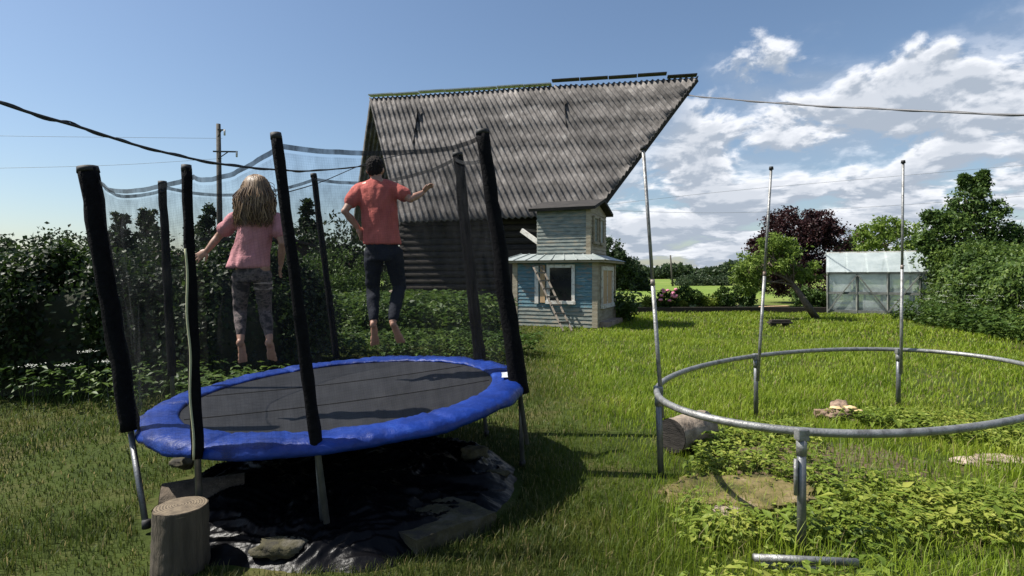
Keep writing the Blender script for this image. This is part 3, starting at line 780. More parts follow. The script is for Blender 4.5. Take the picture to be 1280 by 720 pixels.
# bushes between the hedge and barn
for px,py,D,w,lab in ((330,308,17,1.3,'dark leafy bush behind the girl, beside the hedge end'),(378,318,19,1.5,'leafy bush behind the trampoline post between the children'),(432,312,21,1.5,'leafy bush left of the boy, before the barn gable'),(300,345,14,.9,'low green bush behind the legs of the girl')):
    tp=P(px,py,D); hh=tp.z
    make_tree('shrub',lab,'bush',(tp.x,D,0),(tp.x,D,hh*.5),[((tp.x,D,hh*.55),(w,w*.8,hh*.48)),((tp.x+w*.6,D+.3,hh*.35),(w*.8,w*.7,hh*.36)),((tp.x-w*.6,D,hh*.33),(w*.8,w*.7,hh*.35))],'nettle',40,70,.11,.16,.06,'bushes between hedge and barn',nlimb=8)

def blob(px,py,D,rx,rz,ry=None): 
    c=P(px,py,D); s=D/F
    return ((c.x,c.y,c.z),(rx*s,(ry or rx)*s,rz*s))
# right-hand trees
D=34
make_tree('plum_tree','large round dark purple-leaved tree behind the apple tree','tree',(P(1000,350,D).x,D,0),P(1000,320,D),
  [blob(1000,312,D,50,44),blob(965,325,D,32,36),blob(1030,318,D,30,42),blob(992,283,D,34,22),blob(955,308,D,16,16),blob(1022,285,D,24,20),blob(1000,350,D,45,30)],'purple',60,75,.17,.13,.22,nlimb=20)
D=21
b0=G(1020,398)
make_tree('apple_tree','light green apple tree with a leaning bare trunk on the lawn edge','tree',b0,P(985,352,D),
  [blob(962,328,D,28,20,24),blob(945,338,D,28,20,20),blob(930,335,D,17,22,18),blob(990,325,D,26,20,22),blob(1008,338,D,16,14,16),blob(968,305,D,24,12,18),blob(940,352,D,20,14,16),blob(982,310,D,20,12,16)],'apple',20,34,.15,.16,.11,nlimb=34,
  lean_pts=[b0,P(1010,384,D-.5),P(1000,368,D-.3),P(992,357,D),P(985,350,D),P(974,340,D),P(962,330,D)],droop=.5,lw=.45)
D=38
make_tree('willow_tree','pale green feathery tree behind the greenhouse roof','tree',(P(1110,350,D).x,D,0),P(1110,310,D),
  [blob(1112,300,D,34,18),blob(1090,292,D,20,14),blob(1140,296,D,24,16),blob(1108,284,D,18,12),blob(1150,312,D,24,20),blob(1085,308,D,16,14)],'apple',26,32,.22,.17,.18,nlimb=16)
D=22
make_tree('pear_tree','tall uneven green tree rising above the vine hedge','tree',(P(1205,350,D).x,D,0),P(1210,260,D),
  [blob(1208,250,D,16,18),blob(1222,232,D,10,12),blob(1235,262,D,18,16),blob(1190,278,D,22,16),blob(1172,272,D,14,9),blob(1215,285,D,34,20),blob(1245,292,D,24,18),blob(1180,300,D,26,18),blob(1205,320,D,50,26),blob(1160,305,D,12,12),blob(1228,222,D,5,7),blob(1205,225,D,4,6),blob(1270,305,D,22,18),blob(1300,300,D,26,24)],'tree',26,40,.15,.22,.085,nlimb=40)
D=62
for px,py,rx,rz,lab in ((762,318,20,20,'dark green tree nearest the blue house'),(783,345,20,22,'rounded dark green bush right of the blue house'),(800,350,12,14,'smallest dark bush at the field edge beside the blue house')):
    make_tree('field_tree',lab,'tree',(P(px,350,D).x,D,0),P(px,345,D),[blob(px,py,D,rx,rz),blob(px+4,py+10,D,rx,rz*.8)],'far_leaf',50,60,.3,.12,.2,'trees at the field edge',nlimb=6)
for px,py,rx,rz,D,lab in ((868,352,22,8,95,'low dark bush row in the field left of the apple tree'),(905,353,16,8,95,'low green bush directly left of the apple tree'),(1062,318,12,18,45,'green tree right of the purple tree')):
    make_tree('field_bush',lab,'bush',(P(px,350,D).x,D,0),P(px,352,D),[blob(px,py,D,rx,rz),blob(px-6,py+2,D,rx,rz*.8)],'far_leaf',40,45,.35,.13,.15,'bushes in the field',nlimb=4)
# far wood: one mass along the skyline
def far_wood():
    n=90000; az=rng.uniform(-1.05,1.05,n); rad=rng.uniform(300,340,n)
    x=rad*np.sin(az);y=rad*np.cos(az)
    top=7.0+2.2*np_noise(az*40,az*0,1.0,44)+1.2*np_noise(az*260,az*0,1.,45)
    z=top*rng.uniform(0,1,n)**.7
    B=np.stack([x,y,z],1)
    V,T=leafmesh(B,rng.normal(size=(n,3)),rng.uniform(1.2,2.4,n),rng.uniform(1.,1.8,n))
    tag(np_obj('distant_wood',V,T,M['far_leaf']),'long dark wood along the horizon beyond the field','wood',kind='stuff')
far_wood()

# garden bed behind the sleeper edging
D=25.2
gb='plants in the bed behind the timber edging'
for px,py,rx,rz,m,lab in ((860,368,16,12,'tree','green bush right of the pink flowers'),(884,376,14,10,'weed','spiky bright plant in the middle of the bed'),(812,378,9,8,'weed','small pale plant at the left end of the bed'),
    (905,372,12,12,'nettle','dark green bush left of the tilted frame pole'),(1010,372,22,12,'tree','wide green bush behind the apple trunk'),(928,368,14,12,'tree','green bush under the apple tree crown'),(850,382,8,6,'weed','low grey-green plant right of the pink flowers'),(1030,375,9,9,'nettle','dark bush touching the greenhouse corner')):
    c=P(px,392,D)
    make_tree('garden_bush',lab,'bush',(c.x,D+random.uniform(0,1.5),0),P(px,378,D),[blob(px,py,D,rx,rz,8),blob(px+rx*.4,py+4,D,rx*.7,rz*.7,8)],m,30,36,.13,.17,.03,gb,nlimb=6)
def peony():
    c=P(835,392,D-.2); t=make_tree('peony','pink-flowered peony in the garden bed','flowering plant',(c.x,c.y,0),P(835,380,D),[blob(835,374,D-.2,14,12,8)],'nettle',30,40,.12,.17,.03,nlimb=5)
    for k in range(16):
        q=P(835+random.uniform(-11,11),369+random.uniform(-8,7),D-.6)
        n=12; mb=MB(); mb.sphere(q,(.085,.085,.06),8,6); mb.build('blossom',M['pink'],t,True)
peony()
# timber edging
def edging():
    t=thing('timber_edging','long dark timber edging along the garden bed','garden edging',G(955,391))
    a=G(792,391);b=G(955,390.5);c=G(1128,392)
    for p,q in ((a,b),(b,c)):
        d=(q-p).normalized()*.01
        bevel(MB().beam(p+Vector((0,0,.12)),q-d+Vector((0,0,.12)),.12,.24).build('beam',M['char_shade'],t),.01)
edging()
bevel(tag(MB().beam(P(950,384,26),P(985,383,26),.3,.08).build('loose_board',M['raw_pine']),'pale loose board lying in the bed under the apple tree','board'),.01)

# ------------------------------------------------------------------ greenhouse
def greenhouse():
    A=G(1035,391.5); Bc=G(1131,394.2); A.z=Bc.z=0
    u=(Bc-A).normalized(); L=(Bc-A).length+1.6; n=Vector((-u.y,u.x,0)); W=2.9; he=1.76; hr=2.62
    t=thing('greenhouse','film-covered timber greenhouse with a pitched translucent roof','greenhouse',A)
    up=Vector((0,0,1))
    def w(a,b,h): return A+u*a+n*b+up*h
    fr=M['oldwood_g']
    cols=[0,.32,.64,.92]
    for b in (0,W):
        for k in range(5): bevel(MB().beam(w(L*k/4,b,0),w(L*k/4,b,he),.08,.08).build('post',fr,t),.006)
        for h in (.06,he*.5,he-.04): MB().beam(w(0,b-.0,h),w(L,b,h),.07,.10 if h>.1 else .2).build('rail',fr,t)
        for k in range(4):
            p,q=(w(L*k/4,b,.1),w(L*(k+1)/4,b,he-.1))
            if k%2: p,q=(w(L*k/4,b,he-.1),w(L*(k+1)/4,b,.1))
            MB().beam(p-n*.05,q-n*.05,.06,.05).build('brace',fr,t)
    for a in (0,L):
        MB().beam(w(a,0,.06),w(a,W,.06),.07,.16).build('rail',fr,t)
        MB().beam(w(a,0,he),w(a,W,he),.07,.08).build('rail',fr,t)
        MB().beam(w(a,W/2,0),w(a,W/2,hr-.04),.07,.07).build('post',fr,t)
    for k in range(7):
        a=L*k/6
        for s in (0,1):
            MB().beam(w(a,W*s-.1*(1-2*s),he-.02),w(a,W/2,hr),.06,.05).build('rafter',M['white_paint'],t)
    MB().beam(w(-.05,W/2,hr+.03),w(L+.05,W/2,hr+.03),.10,.05).build('ridge_cap',M['white_paint'],t)
    g=.045
    V=[w(0,g,.1),w(L,g,.1),w(L,g,he),w(0,g,he)]; mesh_obj('side_film',V,[(0,1,2,3)],M['film'],t)
    V=[w(0,W-g,.1),w(L,W-g,.1),w(L,W-g,he),w(0,W-g,he)]; mesh_obj('side_film',V,[(3,2,1,0)],M['film'],t)
    for a in (g,L-g):
        V=[w(a,0,.1),w(a,W,.1),w(a,W,he),w(a,W/2,hr),w(a,0,he)]; mesh_obj('end_film',V,[(0,1,2,3,4)],M['film'],t)
    V=[w(-.06,-.12,he+.01),w(L,-.12,he+.01),w(L,W/2,hr+.035),w(-.06,W/2,hr+.035),w(L,W+.12,he+.01),w(-.06,W+.12,he+.01)]
    mesh_obj('roof_film',V,[(0,1,2,3),(3,2,4,5)],M['roof_film'],t)
    pots=thing('staging_shelf','shelf of seedling pots inside the greenhouse','shelf',w(L*.45,1.0,0))
    MB().beam(w(L*.3,.8,.82),w(L*.75,.8,.82),.4,.04).build('shelf',fr,pots)
    for k in (0,1):
        MB().beam(w(L*(.32+.4*k),.8,0),w(L*(.32+.4*k),.8,.8),.05,.05).build('leg',fr,pots)
    for k in range(9):
        q=w(L*(.33+.045*k),.75,.84)
        p=MB().tube([q,q+up*.12],[.04,.055],10).build('flower_pot',M['char_shade'],None,True)
        tag(p,'small dark plant pot on the greenhouse shelf','plant pot','pots on the greenhouse shelf')
        nb=18; B=np.array([list(q+up*.12)]*nb)+rng.normal(size=(nb,3))*.03
        Vv,T=leafmesh(B,rng.normal(size=(nb,3))*.5+np.array([0,0,1]),.16,.06); s=np_obj('seedling',Vv,T,M['nettle'],p); s.matrix_parent_inverse=Matrix.Identity(4)
M['oldwood_g']=simple('grey_frame_wood',[(.3,(.10,.11,.10)),(.7,(.22,.22,.20))],4,.9,.3,20)
greenhouse()

# fire grate on the lawn
def firepit():
    c=G(974,408); t=thing('fire_grate','small charred stack of boards on blocks on the lawn','fire pit',c)
    for s in (-.2,.2): bevel(MB().box(c+Vector((s-.07,-.1,0)),(.14,0,0),(0,.2,0),(0,0,.09)).build('block',M['char_shade'],t),.01)
    bevel(MB().box(c+Vector((-.36,-.16,.092)),(.72,0,0),(0,.14,0),(0,0,.06)).build('board',M['char_shade'],t),.01)
    bevel(MB().box(c+Vector((-.33,.0,.092)),(.66,0,0),(0,.15,0),(0,0,.05)).build('board',M['char_shade'],t),.01)
    bevel(MB().box(c+Vector((-.30,-.14,.155)),(.62,.03,0),(0,.2,0),(0,0,.06)).build('board',M['char_shade'],t),.01)
firepit()

# ------------------------------------------------------------------ the barn
def barn():
    E0=P(500,278,26); R0=P(462,123,33); zr=R0.z
    D1=(zr-H)*F/(HY-97); R1=P(872,97,D1)
    n=(R1-R0).cross(E0-R0).normalized()
    if n.z<0: n=-n
    cam=Vector((0,0,H)); ray=P(742,270,1)-cam
    tt=(R0-cam).dot(n)/ray.dot(n); E1=cam+ray*tt
    a=R1-R0; d=E0-R0
    # E1 = R0 + s a + t d
    aa,ad,dd=a.dot(a),a.dot(d),d.dot(d); q=E1-R0; qa,qd=q.dot(a),q.dot(d); det=aa*dd-ad*ad
    sE=(qa*dd-qd*ad)/det; tE=(qd*aa-qa*ad)/det
    t=thing('barn','large old timber barn with a corrugated slate roof','barn',Vector(((E0.x+E1.x)/2,(E0.y+E1.y)/2,0)))
    La=a.length; Ld=d.length; pitch=.285; nst=int(La/pitch); sub=8
    def slope(sgn,name):
        V=[];Fc=[];cols=nst*sub+1; rows=6; ts=[]
        for r in range(rows):
            ts += [(r/rows,.030),((r+.5)/rows,.045),((r+.985)/rows,.062)]
        ts.append((1.0,.02))
        for i in range(cols):
            s=i/(cols-1)
            tm=1.0 if s<=sE else tE*(1-s)/(1-sE)
            if s<=sE: tm=1+(tE-1)*s/sE
            wv=.062*math.cos(2*math.pi*i/sub)
            for (tk,lift) in ts:
                tk2=min(tk,tm) if tk<1 else tm
                row=int(tk*rows-1e-6)
                jag=.006*noise.noise(Vector((int(i/(sub*6))*3.1,row*7.7,0)))
                p=R0+a*s+d*(tk2+jag)
                nn=n
                sag=-.10*math.sin(s*9)*.4
                if sgn<0:
                    # back slope mirrored about the vertical plane through the ridge
                    dir2=Vector((-d.x,-d.y,d.z)); p=R0+a*s+dir2*(tk2+jag); nn=Vector((-n.x,-n.y,n.z))
                V.append(p+nn*(wv+lift+sag*.3))
        m=len(ts)
        for i in range(cols-1):
            for k in range(m-1):
                q0=i*m+k; Fc.append((q0,q0+1,q0+m+1,q0+m) if sgn>0 else (q0,q0+m,q0+m+1,q0+1))
        o=mesh_obj(name,V,Fc,M['slate'],t,smooth=True)
        at=o.data.attributes.new('sheet','FLOAT','FACE'); rr=random.Random(5); tab={}; vals=[]
        for i in range(cols-1):
            for k in range(m-1):
                key=(i//(sub*5),min(k//3,rows-1))
                if key not in tab: tab[key]=rr.random()
                vals.append(tab[key])
        at.data.foreach_set('value',vals)
        so=o.modifiers.new('th','SOLIDIFY'); so.thickness=.02
        return o
    slope(1,'roof'); slope(-1,'roof')
    # ridge boards, slightly crooked
    up=Vector((0,0,1))
    k=12
    for i in range(k):
        p=R0+a*(i/k); q=R0+a*((i+1)/k-.002); off=up*(.16+.05*noise.noise(Vector((i*1.7,0,0))))+(up*.16 if 7<=i<=10 else up*0)
        MB().beam(p+off,q+off+up*.04*noise.noise(Vector((i,3,0))),.42,.06).build('ridge_board',M['tin'] if i<7 else M['barn_log'],t)
    # verge boards
    for p,q in ((R0,E0),(R1,E1)):
        MB().beam(p-n*.12+Vector((0,0,0)),q-n*.12,.06,.22).build('verge_board',M['barn_log'],t)
    # walls: hewn logs
    inn=Vector((d.x,d.y,0)).normalized()*-1
    ed=(E1-E0); ed.z=0
    w0=Vector((E0.x,E0.y,0))+inn*1.0+ed.normalized()*.4; w1=Vector((E1.x,E1.y,0))+inn*1.0-ed.normalized()*.4
    back=Vector((0,8.5,0)); hz=E0.z+.5
    lg=MB(); nlog=15
    for r in range(nlog):
        z=(r+.5)*hz/nlog; rad=hz/nlog*.54
        for p,q in ((w0,w1),(w0,w0+back),(w1,w1+back),(w0+back,w1+back)):
            e=(q-p).normalized()*.15
            lg.tube([p-e+up*z,p.lerp(q,.5)+up*z,q+e+up*z],rad,8)
    lg.build('log_wall',M['barn_log'],t,True)
    # gable infill
    for wq in (w0,w1):
        m2=wq+back*.5
        mesh_obj('gable_wall',[wq+up*(hz-.1),wq+back+up*(hz-.1),m2+up*(zr-1.0)],[(0,1,2)],M['barn_log'],t)
    # door opening frame and door leaf on the front wall
    f=(w1-w0).normalized(); nn=Vector((f.y,-f.x,0))
    dp=w0.lerp(w1,.62)+nn*.26
    dr=MB()
    for i in range(8): dr.box(dp+f*(i*.25)+up*.1,f*.24,nn*.05,up*2.7)
    d_=dr.build('door',M['char_shade'],t)
    MB().box(dp+f*.02+nn*.052+up*.7,f*1.94,nn*.04,up*.14).build('door_batten',M['barn_log'],d_).matrix_parent_inverse=Matrix.Translation(-t.location)
    return E0,E1,f,nn,w0,w1
E0,E1,bf,bn_,bw0,bw1=barn()
for o in bpy.data.objects:
    if o.name.startswith('door_batten'): o.matrix_parent_inverse=Matrix.Identity(4); o.location=(0,0,0)
# planks leaning by the barn
tag(bevel(MB().beam(P(652,288,19.5),P(684,311,19.0),.10,.16).build('plank',M['white_paint']),.01),'weathered pale plank propped at a slant under the barn eave','plank')
tag(MB().beam(P(684,306,19.2),P(686,388,19.2),.10,.10).build('post',M['polewood']),'dark upright post under the slanted pale plank','post')
tag(MB().beam(P(655,287,20),P(742,297,20),.07,.08).build('rail',M['polewood']),'thin grey horizontal rail beneath the barn eave','rail')
# rubbish heap by the barn wall
hp=thing('rubble_heap','small heap of reddish rubble in the weeds behind the boy','rubble',G(490,399))
for k in range(9):
    c=G(490,399)+Vector((random.uniform(-.5,.5),random.uniform(-1.4,-.6),random.uniform(.25,.95)))
    rock('rubble_stone',M['stone'],c,(.24,.2,.18),hp,seed=k*3,sub=2)
rock('rubble_pile',M['dirt'],G(490,399)+Vector((0,-1.0,.3)),(.9,.6,.62),hp,seed=50,sub=3)

# low shed behind the hedge
def shed():
    a=P(262,300,22); b=P(358,300,22); t=thing('shed','low dark flat-roofed shed behind the girl','shed',(a.x,22,0))
    w=b.x-a.x
    mb=MB()
    nb=int(w/.18)
    for i in range(nb): mb.box(Vector((a.x+i*w/nb,22+.01*(i%2),0)),(w/nb-.008,0,0),(0,.03,0),(0,0,2.95))
    for xx in (a.x,b.x-.03):
        for j in range(12): mb.box(Vector((xx,22.05+j*.2,0)),(.03,0,0),(0,.19,0),(0,0,2.95))
    mb.box((a.x,24.5,0),(w,0,0),(0,.03,0),(0,0,2.8))
    mb.build('board_wall',M['char_shade'],t)
    MB().box((a.x-.2,21.75,2.98),(w+.4,0,0),(0,3.1,-.12),(0,0,.12)).build('roof',M['barn_log'],t)
shed()

# ------------------------------------------------------------------ blue house
def boards(o,u,n,u0,u1,z0,z1,bh=.115):
    mb=MB(); k=int(round((z1-z0)/bh)); up=Vector((0,0,1)); h=(z1-z0)/k
    for i in range(k):
        z=z0+i*h; s=noise.noise(Vector((i*3.3,u0,z0)))*.004
        a=o+u*u0+up*z
        L=u*(u1-u0)
        v=[a+n*(.026+s),a+L+n*(.026+s),a+L+up*(h-.004)+n*.008,a+up*(h-.004)+n*.008]
        v+= [p-n*.035 for p in v]
        q=len(mb.v); mb.v+=v
        fs=[(0,1,2,3),(7,6,5,4),(4,5,1,0),(3,2,6,7),(1,5,6,2),(4,0,3,7)]
        mb.f+=[tuple(q+i_ for i_ in f_) for f_ in fs]
    return mb
def window(t,o,u,n,u0,u1,z0,z1,fw=.09,glass='glass_dark',frame='white_paint',mull=0):
    up=Vector((0,0,1)); w=MB()
    w.box(o+u*(u0-fw)+up*z0+n*.03,u*fw,n*.05,up*(z1-z0)); w.box(o+u*u1+up*z0+n*.03,u*fw,n*.05,up*(z1-z0))
    w.box(o+u*(u0-fw)+up*z1+n*.031,u*(u1-u0+2*fw),n*.055,up*fw); w.box(o+u*(u0-fw-.03)+up*(z0-fw)+n*.031,u*(u1-u0+2*fw+.06),n*.08,up*fw)
    for m_ in range(mull):
        c=u0+(u1-u0)*(m_+1)/(mull+1); w.box(o+u*(c-.02)+up*z0+n*.032,u*.04,n*.03,up*(z1-z0))
    f=w.build('window',M[frame],t)
    g=MB().box(o+u*u0+up*z0+n*.029,u*(u1-u0),n*.01,up*(z1-z0)).build('pane',M[glass],f)
    g.matrix_parent_inverse=Matrix.Identity(4)
    # vertices of sub-parts are stored in the same space as their part
    g.matrix_parent_inverse=Matrix.Identity(4)
    return f
def house():
    up=Vector((0,0,1)); u=HU; v=HV; nF=Vector((-v.x,-v.y,0)); nR=Vector((-u.x,-u.y,0))
    t=thing('blue_house','small two-storey wooden house with peeling blue boards','house',HC)
    k=17.2/F; WL=2.75; WR=2.55; h1=2.02
    boards(HC,u,nF,.0,WL,.62,h1).build('wall',M['bluewall'],t)
    boards(HC,u,nF,.0,WL,.0,.615).build('wall',M['greywall'],t)
    boards(HC,v,nR,.0,WR,.0,h1).build('wall',M['yellowwall'],t)
    boards(HC+v*WR,u,-nF,.0,WL,.0,h1).build('wall',M['greywall'],t)
    boards(HC+u*WL,v,-nR,.0,WR,.0,h1).build('wall',M['greywall'],t)
    # corner boards
    for q,a,b in ((HC,nF,nR),(HC+v*WR,-nF,nR),(HC+u*WL,nF,-nR)):
        MB().box(q+a*.034+b*.034,-a*.05,-b*.17,up*h1).build('corner_board',M['yellowwall'],t)
        MB().box(q+b*.038+a*.03,-b*.04,-a*.16,up*h1).build('corner_board',M['yellowwall'],t)
    window(t,HC,u,nF,.78,1.5,.82,1.86,.10)
    # raw timber and plastic by the window
    bevel(MB().box(HC+u*1.66+up*.75+nF*.036,u*.16,nF*.03,up*1.2).build('trim_board',M['raw_pine'],t),.005)
    bevel(MB().box(HC+u*1.88+up*.72+nF*.036,u*.13,nF*.03,up*1.2).build('trim_board',M['white_paint'],t),.005)
    window(t,HC,v,nR,.55,1.9,.7,1.78,.13,glass='raw_pine',mull=1)
    MB().box(HC-u*.0+nR*.02-up*.0+v*.3,nR*.28,v*2.2,up*.16).build('door_step',M['stone'],t)
    # lean-to tin roof
    mb=MB(); q=HC
    mb.box(HC+nF*.28+nR*.28+up*h1,u*(WL+.55)+v*0,-nF*(WR+.56),up*.07); mb.build('eave_board',M['yellowwall'],t)
    A=HC+nF*.34+nR*.34+up*(h1+.075); Bp=HC+u*(WL+.3)+nF*.34+up*(h1+.075); Cc=HC+u*(WL+.3)-nF*(WR+.3)+up*(h1+.075); Dd=HC+nR*.34-nF*(WR+.3)+up*(h1+.075)
    s0=.35; a2=HC+u*.30-nF*.35+up*(h1+.30); b2=HC+u*WL*.95-nF*.35+up*(h1+.30); c2=HC+u*WL*.95-nF*(WR-.1)+up*(h1+.30); d2=HC+u*.30-nF*(WR-.1)+up*(h1+.30)
    o=mesh_obj('porch_roof',[A,Bp,Cc,Dd,a2,b2,c2,d2],[(0,1,5,4),(1,2,6,5),(2,3,7,6),(3,0,4,7)],M['tin'],t)
    # seams on the tin
    sm=MB()
    for i in range(9):
        f=i/8; sm.beam(A.lerp(Bp,f)+up*.01,a2.lerp(b2,f)+up*.01,.03,.03)
    sm.build('roof_seam',M['tin'],t)
    # upper storey
    c=HC+u*.28-nF*.25; W2=1.75; D2=2.15; z0=h1+.2; z1=3.72
    boards(c,u,nF,0,W2,z0,z1).build('upper_wall',M['greywall'],t)
    boards(c,v,nR,0,D2,z0,z1).build('upper_wall',M['yellowwall'],t)
    boards(c+v*D2,u,-nF,0,W2,z0,z1).build('upper_wall',M['greywall'],t)
    boards(c+u*W2,v,-nR,0,D2,z0,z1).build('upper_wall',M['greywall'],t)
    MB().box(c+nF*.034+nR*.034+up*z0,-nF*.05,-nR*.15,up*(z1-z0)).build('corner_board',M['yellowwall'],t)
    window(t,c,v,nR,.35,.75,2.7,3.45,.08,frame='yellowwall',glass='greywall'); window(t,c,v,nR,1.15,1.55,2.7,3.45,.08,frame='yellowwall',glass='tin')
    # gabled roof of the upper storey, ridge running to the right
    e=.22; zz=z1
    a=c-u*0+nR*e+nF*e+up*(zz-.05); b=c+u*(W2+e)+nF*e+up*(zz-.05); g0=c+nR*e+v*D2/2+up*(zz+.32); g1=c+u*(W2+e)+v*D2/2+up*(zz+.32)
    a3=c+nR*e+v*(D2+e)+up*(zz-.05); b3=c+u*(W2+e)+v*(D2+e)+up*(zz-.05)
    r=mesh_obj('roof',[a,b,g1,g0,a3,b3],[(0,1,2,3),(3,2,5,4)],M['barn_log'],t); so=r.modifiers.new('s','SOLIDIFY'); so.thickness=.1
    mesh_obj('gable',[c+up*zz,c+v*D2+up*zz,c+v*D2/2+up*(zz+.28)],[(0,1,2)],M['yellowwall'],t)
    mesh_obj('gable',[c+u*W2+up*zz,c+u*W2+v*D2+up*zz,c+u*W2+v*D2/2+up*(zz+.28)],[(2,1,0)],M['greywall'],t)
    # ladder
    l=thing('ladder','old wooden ladder leaning on the blue house wall','ladder',G(706,414))
    f0=G(704,414);f1=G(715,413.5); t0=P(666,332,17.75);t1=P(676,331,17.75)
    for p,q in ((f0,t0),(f1,t1)): bevel(MB().beam(p,q,.06,.04,up=(0,1,0)).build('rail',M['oldwood'],l),.005)
    for i in range(1,8): MB().beam(f0.lerp(t0,i/8)-Vector((.02,.03,0)),f1.lerp(t1,i/8)+Vector((.02,-.03,0)),.03,.05).build('rung',M['oldwood'],l)
house()
# shrub by the house
make_tree('shrub','small green shrub at the right foot of the blue house','bush',G(773,397),G(773,397)+Vector((0,0,.3)),[((G(773,397).x,21,.35),(.33,.3,.4))],'nettle',30,30,.08,.2,.03,nlimb=5)

# ------------------------------------------------------------------ wires and poles
def wire(pts,r,m,name,label,cat='cable',group=None,twist=False):
    # smooth catmull through pts
    P_=[Vector(p) for p in pts]; out=[]
    for i in range(len(P_)-1):
        p0=P_[max(i-1,0)];p1=P_[i];p2=P_[i+1];p3=P_[min(i+2,len(P_)-1)]
        for k in range(14):
            s=k/14; out.append(.5*((2*p1)+(p2-p0)*s+(2*p0-5*p1+4*p2-p3)*s*s+(3*p1-p0-3*p2+p3)*s**3))
    out.append(P_[-1]); mb=MB(); mb.tube(out,r,8)
    if twist:
        off=[p+Vector((0,math.cos(i*.55)*r*1.2,math.sin(i*.55)*r*1.3+r*.9*noise.noise(Vector((i*.13,0,0))))) for i,p in enumerate(out)]
        mb.tube(off,r*.6,6)
    return tag(mb.build(name,M[m],None,True),label,cat,group)
wire([P(-180,60,9),P(8,131,10),P(100,159,11.5),P(180,184,13),P(270,204,15),P(345,212,18),P(400,213,23),P(478,205,33)],.030,'cable','overhead_cable','thick twisted black cable sagging across the left sky to the barn',twist=True)
wire([P(855,119,30),P(900,123,24),P(1000,131,19),P(1120,137,16),P(1275,143.5,13.5),P(1420,140,12)],.026,'cable_grey','overhead_cable','thick grey twisted cable crossing the cloudy sky on the right',twist=True)
wire([P(345,244,15),P(400,228,17),P(462,203,20),P(520,190,24)],.014,'cable','overhead_cable','thin cable rising towards the barn behind the boy')
gw='thin power lines in the far sky'
wire([P(-150,166,60),P(8,170,62),P(278,173,68)],.018,'cable_grey','power_line','upper faint power line left of the utility pole','cable',gw)
wire([P(-150,212,60),P(8,210,62),P(150,206,65),P(278,198,68)],.018,'cable_grey','power_line','lower faint power line left of the utility pole','cable',gw)
wire([P(740,258,90),P(900,240,90),P(1100,222,90),P(1400,196,90)],.02,'cable_grey','power_line','upper faint power line across the clouds','cable',gw)
wire([P(740,262,90),P(900,266,90),P(1100,258,90),P(1400,236,90)],.02,'cable_grey','power_line','lower faint power line across the clouds','cable',gw)
def upole(px,top,D,label,arms=True):
    b=Vector(((px+3-640)*D/F,D,0)); tp=P(px,top,D)
    t=thing('utility_pole',label,'utility pole',b)
    MB().tube([b,b.lerp(tp,.5),tp],[.17,.14,.11],10).build('pole',M['polewood'],t,True)
    if arms:
        for py,L in ((163,.5),(190,1.4)):
            q=P(px+1,py,D)
            MB().beam(q-Vector((.25 if L>1 else 0,.14,0)),q+Vector((L*.75,-.14,-.02)),.07,.07).build('cross_arm',M['polewood'],t)
            MB().beam(q+Vector((0,-.14,-.4)),q+Vector((L*.4,-.14,-.02)),.04,.04).build('brace',M['polewood'],t)
            MB().tube([q+Vector((L*.72,-.14,0)),q+Vector((L*.72,-.14,-.3))],.05,8).build('insulator',M['white_paint'],t,True)
upole(273,155,30,'dark wooden utility pole with brackets behind the girl')
upole(838,319,88,'distant leaning utility pole in the field',False)

